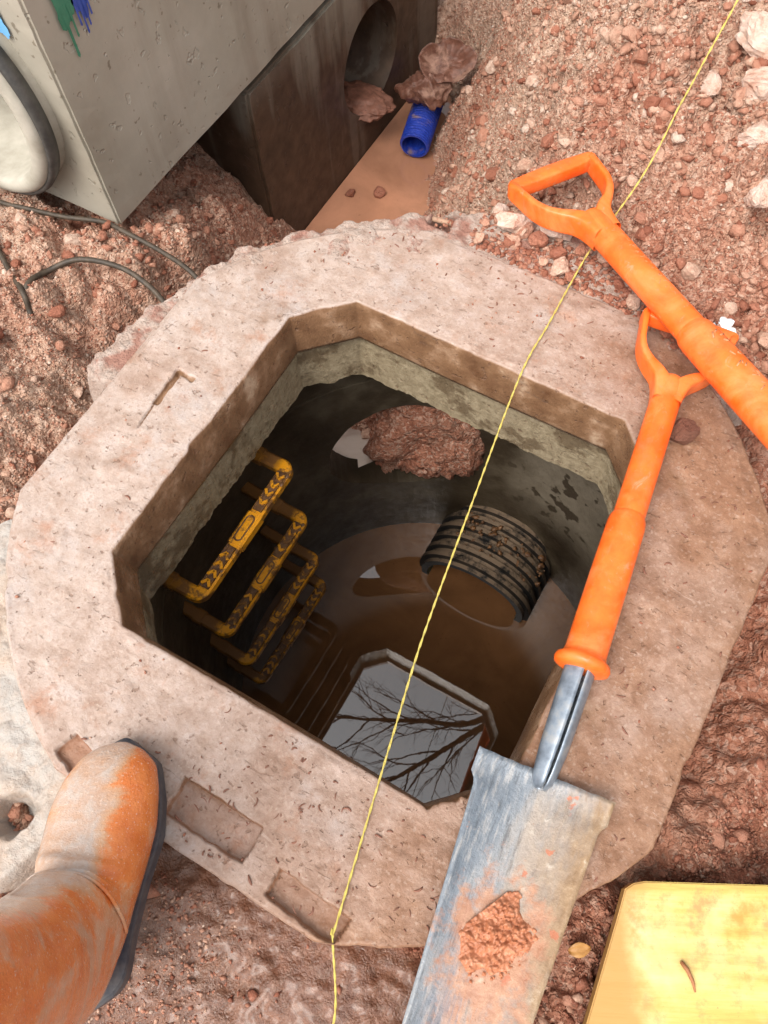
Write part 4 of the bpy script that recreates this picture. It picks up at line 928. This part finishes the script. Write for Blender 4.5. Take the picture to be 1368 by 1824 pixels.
def in_view(x_, y_, z_):
    d = Vector((x_, y_, z_)) - camp; zf = d.dot(cf); return zf > .1 and abs(d.dot(cr) / zf) < .50 and abs(d.dot(cd) / zf) < .66
def free(x_, y_, z_):
    if math.hypot(x_, y_) < .56 or math.hypot(x_ - .05, y_ - .05) < .55: return False
    if x_ < -.70 and y_ > .29 and z_ > -.15: return False
    if x_ < -.72 and y_ > .70: return False
    if -.9 < y_ < -.5 and -.3 < x_ < .1: return False
    return True
cnt = 0; tries = 0
while cnt < 255 and tries < 30000:
    tries += 1; x_, y_ = random.uniform(-1.1, .75), random.uniform(-.65, 1.5); z_ = h1(x_, y_)
    if not in_view(x_, y_, z_) or not free(x_, y_, z_): continue
    bank = y_ > .45 and x_ > -.45; front = y_ < -.45
    if (z_ < -.55) or (front and random.random() < .97) or (not bank and random.random() < .45): continue
    r_ = random.choice([.007, .008, .009, .010, .011, .013, .015]) * random.uniform(.8, 1.3) * (1.0 if not bank else 1.15)
    if bank and x_ > .0 and y_ > .62 and random.random() < .12: r_ = random.uniform(.020, .032)
    o = bpy.data.objects.new('stone', random.choice(ROCKS)); COL.objects.link(o); o.parent = ground
    o.location = (x_, y_, z_ + r_ * .12); o.scale = (r_, r_, r_); o.rotation_euler = (random.uniform(-.6, .6), random.uniform(-.6, .6), random.uniform(0, 6.28)); cnt += 1
for k in range(34):                                   # broken lumps heaped behind the cored hole
    a = math.radians(random.uniform(92, 130)); q = random.uniform(.53, .66); x_, y_ = q * math.cos(a), q * math.sin(a); r_ = random.uniform(.010, .026)
    if math.hypot(x_ - .05, y_ - .05) < .55: continue
    o = bpy.data.objects.new('stone', random.choice(ROCKS)); COL.objects.link(o); o.parent = ground; o.location = (x_, y_, h1(x_, y_) + r_ * .2); o.scale = (r_, r_, r_); o.rotation_euler = (random.uniform(-1, 1), random.uniform(-1, 1), random.uniform(0, 6.28))
def hero(x_, y_, z_, r_, label, mesh_i, mat=None, rz=0.0, par=None, flat=1.0):
    o = bpy.data.objects.new('stone', HERO[mesh_i % 8].copy()); COL.objects.link(o); o.location = (x_, y_, z_); o.scale = (r_, r_ * .85, r_ * flat); o.rotation_euler = (.2, .1, rz)
    if mat: o.data.materials[0] = mat
    if par: o.parent = par
    else: tag(o, label, 'stone')
    return o
hero(.302, .314, .014, .024, 'brown broken concrete chunk on the slab beside the orange shaft', 3, MAT['soil_lump'], .8, None, 1.3)
hero(.496, .178, .004, .006, 'tiny pale yellow pebble on the right of the slab', 5, MAT['pale'])
hero(-.625, 1.03, -.578, .020, 'rounder muddy stone standing in the middle of the trench water', 4, None, .2, None, 1.2)
hero(-.692, .995, -.580, .015, 'small muddy stone in the trench water next to the wet base unit', 7, None, .9, None, 1.2)
for (x_, y_, z_, r_, i, rz) in ((-.075, .553, .012, .030, 2, .6), (-.015, .575, .012, .033, 9, .2), (.045, .585, .012, .022, 6, 1.0), (-.11, .575, .0, .02, 1, 2.0)): hero(x_, y_, z_, r_, None, i, MAT['pale'], rz, col)
for k in range(30):
    x_ = random.uniform(-.12, .33); y_ = .497 + random.uniform(.004, .075) - max(0, x_ - .12) * .28; r_ = random.choice([.007, .009, .011, .014, .018])
    o = bpy.data.objects.new('stone', random.choice(HERO)); COL.objects.link(o); o.parent = col; o.location = (x_, y_, max(.002, h1(x_, y_)) + r_ * .2); o.scale = (r_, r_, r_); o.rotation_euler = (random.uniform(-.6, .6), random.uniform(-.6, .6), random.uniform(0, 6.28))
for (x_, y_, r_, i) in ((.155, .90, .055, 0), (.19, .83, .045, 3), (.12, .97, .05, 8), (.21, .74, .03, 10), (.10, .86, .03, 12), (.25, .69, .035, 2), (-.55, -.05, .03, 5)):
    o = hero(x_, y_, h1(x_, y_) - r_ * .05, r_, None, i, MAT['pale'], i, ground)
# gravel: tens of thousands of pebbles as one mesh
def scatter(name, N, sampler, rmin, rmax, mat, parent, sink=.25, seed=1, power=2.2, flatz=.7, kind='stuff', fine=False, pale=0.0):
    rg = np.random.default_rng(seed); px, py, pz = sampler(N, rg); n = len(px); tn = zones(px, py, pz)[0]
    iv = np.array([(1, 0, 0), (0, 1, 0), (-1, 0, 0), (0, -1, 0), (.45, .45, .75), (-.45, .45, .75), (-.45, -.45, .75), (.45, -.45, .75), (0, 0, -.8)]); itf = np.array([(4, 5, 6), (4, 6, 7), (0, 1, 4), (1, 5, 4), (1, 2, 5), (2, 6, 5), (2, 3, 6), (3, 7, 6), (3, 0, 7), (0, 4, 7), (1, 0, 8), (2, 1, 8), (3, 2, 8), (0, 3, 8)])
    if fine: iv = np.array([(1, .1, 0), (0, 1, .1), (-1, -.1, 0), (0, -1, .05), (.1, 0, .9), (0, .1, -.9)]); itf = np.array([(0, 1, 4), (1, 2, 4), (2, 3, 4), (3, 0, 4), (1, 0, 5), (2, 1, 5), (3, 2, 5), (0, 3, 5)])
    r = rmin + (rmax - rmin) * rg.random(n) ** power
    vs = iv[None] * (1 + .8 * (rg.random((n, len(iv), 1)) - .5)) * r[:, None, None]
    sc = np.stack([.8 + .6 * rg.random(n), .7 + .4 * rg.random(n), flatz * (.7 + .5 * rg.random(n))], -1); vs = vs * sc[:, None, :]
    def rot(a, i, j, v):
        c, s = np.cos(a)[:, None], np.sin(a)[:, None]; u, w = v[..., i].copy(), v[..., j].copy(); v[..., i] = c * u - s * w; v[..., j] = s * u + c * w
    rot(rg.uniform(-1.3, 1.3, n), 1, 2, vs); rot(rg.uniform(0, 6.28, n), 0, 1, vs)
    vs[..., 0] += px[:, None]; vs[..., 1] += py[:, None]; vs[..., 2] += (pz + r * sink)[:, None]
    q = (itf[None] + (np.arange(n) * len(iv))[:, None, None]).reshape(-1, 3)
    me = raw_mesh(name, vs.reshape(-1, 3), q); attr(me, 'rnd', np.repeat(np.clip(.12 + pale + .42 * tn + .24 * rg.standard_normal(n) + .35 * (rg.random(n) > .93), 0, 1), len(iv)))
    o = link_mesh(name, me, mat, parent, smooth=False); return tag(o, kind=kind)
def ground_sampler(dens):
    def f_(N, rg):
        px = rg.uniform(-1.2, 1.0, N * 6); py = rg.uniform(-.75, 1.6, N * 6); pz = hgt(px, py)
        d = np.stack([px, py, pz], -1) - np.array(camp); zf = d @ np.array(cf); ok = (np.abs(d @ np.array(cr) / zf) < .66) & (np.abs(d @ np.array(cd) / zf) < .80)
        ok &= ~((px < -.72) & (py > .70)) & (np.hypot(px, py) > .52) & (np.hypot(px - .05, py - .05) > .53) & (rg.random(len(px)) < dens(px, py, pz)); ix = np.nonzero(ok)[0][:N]; return px[ix], py[ix], pz[ix]
    return f_
_, _, _ = 0, 0, 0
dens_all = lambda x_, y_, z_: np.clip(.42 + .35 * sstep(.45, .7, y_) * sstep(-.5, -.2, x_) - .46 * sstep(-.42, -.47, y_) * sstep(-.1, .0, x_) * sstep(.45, .35, x_) - .22 * sstep(.42, .48, x_) * sstep(.3, .15, y_) + .75 * fbm(x_, y_, 7, 3, 7), .03, 1) * (z_ > -.98)
dens_fine = lambda x_, y_, z_: np.clip(.75 - .62 * sstep(-.42, -.47, y_) * sstep(-.14, -.06, x_) * sstep(.45, .35, x_) - .15 * sstep(.42, .48, x_) * sstep(.3, .15, y_) + .35 * fbm(x_, y_, 5, 3, 17), .0, 1) + .35 * sstep(.42, .48, x_) * sstep(.3, .15, y_) * (z_ > -.98)
scatter('grit_layer', 128000, ground_sampler(dens_fine), .0010, .0042, MAT['gravel'], ground, .1, 5, 2.2, fine=True, pale=.16)
dens_mid = lambda x_, y_, z_: np.clip(.30 + .35 * sstep(.45, .7, y_) * sstep(-.5, -.2, x_) - .9 * sstep(-.42, -.47, y_) * sstep(-.1, .0, x_) * sstep(.45, .35, x_) - .25 * sstep(-.4, -.5, x_) + .9 * fbm(x_, y_, 6, 3, 7), .01 + .22 * sstep(.42, .48, x_) * sstep(.3, .15, y_), 1) * (z_ > -.98)
scatter('gravel', 11000, ground_sampler(dens_mid), .003, .0125, MAT['gravel'], ground, .0, 3, 3.0, pale=.05)
# grit, mud crumbs and curled flakes on the slab
def slab_sampler(wx):
    def f_(N, rg):
        px = rg.uniform(-.5, .5, N * 8); py = rg.uniform(-.5, .5, N * 8); a = np.arctan2(py, px); i = ((a % (2 * np.pi)) / (2 * np.pi) * NTH).astype(int) % NTH; rr = np.hypot(px, py)
        ok = (rr > rin[i] + .012) & (rr < rout[i] - .008) & (rg.random(len(px)) < wx(px, py)); ix = np.nonzero(ok)[0][:N]; return px[ix], py[ix], np.zeros(len(ix)) + .0003
    return f_
scatter('grit', 380, slab_sampler(lambda x_, y_: np.clip(.12 + .7 * sstep(.25, .5, y_) + .5 * sstep(.2, .45, x_) + .35 * fbm(x_, y_, 8, 3, 5), .02, 1)), .0006, .0030, MAT['gravel'], man, .1, 9, 3.5)
rg = np.random.default_rng(21); px, py, _z = slab_sampler(lambda x_, y_: np.clip(.05 + .8 * sstep(-.25, -.36, y_) * sstep(-.12, .05, x_) + .35 * sstep(.36, .45, y_) + .25 * sstep(.3, .4, x_), 0, 1))(330, rg)
mb = MB()
for x_, y_ in zip(px, py):
    a = random.uniform(0, 6.28); L = random.choice([.0015, .002, .003, .004, .006]); cv = random.uniform(-2.4, 2.4); r_ = random.uniform(.0005, .0014); P = []
    for i in range(6):
        P.append((x_, y_, .0006 + .0008 * math.sin(i / 5 * math.pi))); a += cv / 5; x_ += math.cos(a) * L / 5 * 2; y_ += math.sin(a) * L / 5 * 2
    mb.tube(P, [r_ * .4, r_, r_ * 1.1, r_, r_ * .9, r_ * .3], 5)
tag(mb.build('mud_flakes', MAT['soil_lump'], man), kind='stuff')
scatter('mortar_grit', 2500, lambda N, rg: (lambda a, t: ((lambda r: (r * np.cos(a), r * np.sin(a), np.full(N, -.010)))(.485 + t * (np.interp(np.degrees(a), azp, rop) - .50))))(np.radians(rg.uniform(50, 180, N)), rg.random(N)), .001, .006, MAT['gravel'], col, .2, 17, 3)
scatter('edge_soil', 2600, lambda N, rg: (lambda a, b_: (a, .488 + .075 * b_ - np.clip(a - .12, 0, 1) * .28, np.maximum(hgt(a, .488 + .075 * b_), -.004)))(rg.uniform(-.13, .36, N), rg.random(N) ** 1.3), .0012, .007, MAT['gravel'], col, .3, 57, 3.0)
# mud and stones lying on the black pipe
scatter('pipe_dirt', 70, lambda N, rg: (lambda a, t: (.04 + .172 * np.sin(a), .40 + .1 * t, -1.15 + .172 * np.cos(a)))(rg.uniform(-.6, 1.1, N), rg.random(N)), .003, .011, MAT['step_mud'], cp, .1, 27, 2)
bpy.data.objects['pipe_dirt'].location = (-.04, -.34, 1.15)
# small things: leaf, twig on the board
def leaf(loc, L, rz, label):
    mb = MB(); n1, n2 = 9, 5
    for i in range(n1):
        for j in range(n2):
            f_ = i / (n1 - 1); g = j / (n2 - 1) * 2 - 1; w = .32 * L * math.sin(math.pi * (.06 + .9 * f_)) ** .8; mb.v.append((w * g, L * f_, .12 * L * g * g + .06 * L * math.sin(f_ * 5)))
    for i in range(n1 - 1):
        for j in range(n2 - 1): mb.f.append((i * n2 + j, i * n2 + j + 1, (i + 1) * n2 + j + 1, (i + 1) * n2 + j))
    o = mb.build('leaf', MAT['leaf']); o.modifiers.new('s', 'SOLIDIFY').thickness = .0006; o.location = loc; o.rotation_euler = (.15, .1, rz); return tag(o, label, 'leaf')
leaf((.446, -.352, h1(.446, -.345) + .006), .026, -.9, 'curled brown leaf on the mud between spade blade and yellow board')
mb = MB(); mb.tube([(0, 0, 0), (.008, -.004, .002), (.018, -.012, .001), (.024, -.02, .0005)], [.0022, .0026, .002, .001], 6); tw = mb.build('twig', MAT['twig']); tw.location = (.552, -.300, -.0275); tag(tw, 'short red brown twig lying on the yellow board', 'twig')

# ------------------------------------------------------------------ bare tree overhanging the trench (seen mirrored in the shaft water)
tree = tag(empty('bare_tree', (1.9, 4.4, .15)), 'leafless tree whose branches are mirrored in the shaft water', 'tree'); TB = Vector((1.9, 4.4, .15))
trk = MB(); trk.tube([Vector(p) - TB for p in spline([(1.9, 4.4, 0), (1.86, 4.35, 1.0), (1.9, 4.2, 2.2), (1.75, 4.0, 3.2), (1.8, 3.9, 4.4), (1.6, 3.9, 6.0)], 5)], list(np.linspace(.17, .05, 26)), 12); trk.build('trunk', MAT['bark'], tree)
lim = MB(); tw_ = MB(); rt = random.Random(12)
def branch(p, d, L, r, lev):
    n = 7; P = [p.copy()]; q_ = p.copy(); dd = d.normalized()
    for i in range(n):
        dd = (dd + Vector((rt.uniform(-1, 1), rt.uniform(-1, 1), rt.uniform(-.8, .8))) * (.16 + .04 * lev)).normalized(); q_ = q_ + dd * L / n; P.append(q_.copy())
    (lim if lev < 2 else tw_).tube([x_ - TB for x_ in P], list(np.linspace(r, r * .4, n + 1)), 6 if lev < 2 else 4)
    if lev >= 4: return
    for k in range(4 if lev < 3 else 5):
        i = rt.randint(2, n); c = Vector((rt.uniform(-1, 1), rt.uniform(-1, 1), rt.uniform(-.5, .5))); dv_ = (P[i] - P[i - 1]).normalized()
        branch(P[i], dv_ + c * .75, L * rt.uniform(.38, .58), r * .42, lev + 1)
def limb(P, r0, r1, kids):
    pts_ = spline(P, 8); lim.tube([x_ - TB for x_ in pts_], list(np.linspace(r0, r1, len(pts_))), 8)
    for k in range(kids):
        i = int(len(pts_) * (.35 + .62 * k / max(1, kids - 1))) - 1; i = max(2, min(i, len(pts_) - 1)); dv_ = (pts_[i] - pts_[i - 1]).normalized()
        s_ = Vector((-dv_.y, dv_.x, 0)) * (1 if k % 2 else -1)
        branch(pts_[i], dv_ * .9 + s_ * rt.uniform(.3, .8) + Vector((0, 0, rt.uniform(-.2, .2))), rt.uniform(.45, .85), r1 * 1.0, 2)
limb([(1.8, 4.0, 3.3), (1.2, 3.0, 4.4), (.55, 1.9, 4.9), (.16, 1.22, 5.0), (-.35, .95, 5.05), (-.8, .72, 5.1), (-1.3, .5, 5.15)], .055, .010, 15)
limb([(1.78, 4.0, 3.2), (1.3, 2.9, 4.1), (.7, 1.9, 4.7), (.20, 1.12, 4.9), (-.1, .62, 4.95), (-.35, .25, 5.0), (-.7, -.1, 5.1)], .05, .010, 15)
limb([(1.8, 4.0, 4.0), (2.6, 3.4, 4.9), (3.2, 2.8, 5.6)], .07, .014, 7); limb([(1.7, 4.0, 4.6), (1.3, 4.9, 5.6), (.9, 5.8, 6.2)], .06, .014, 7); limb([(1.6, 3.9, 6.0), (1.3, 3.6, 7.0), (1.5, 3.5, 7.8)], .05, .01, 7)
lim.build('limb', MAT['bark'], tree); tag(tw_.build('crown', MAT['bark'], tree), kind='stuff')
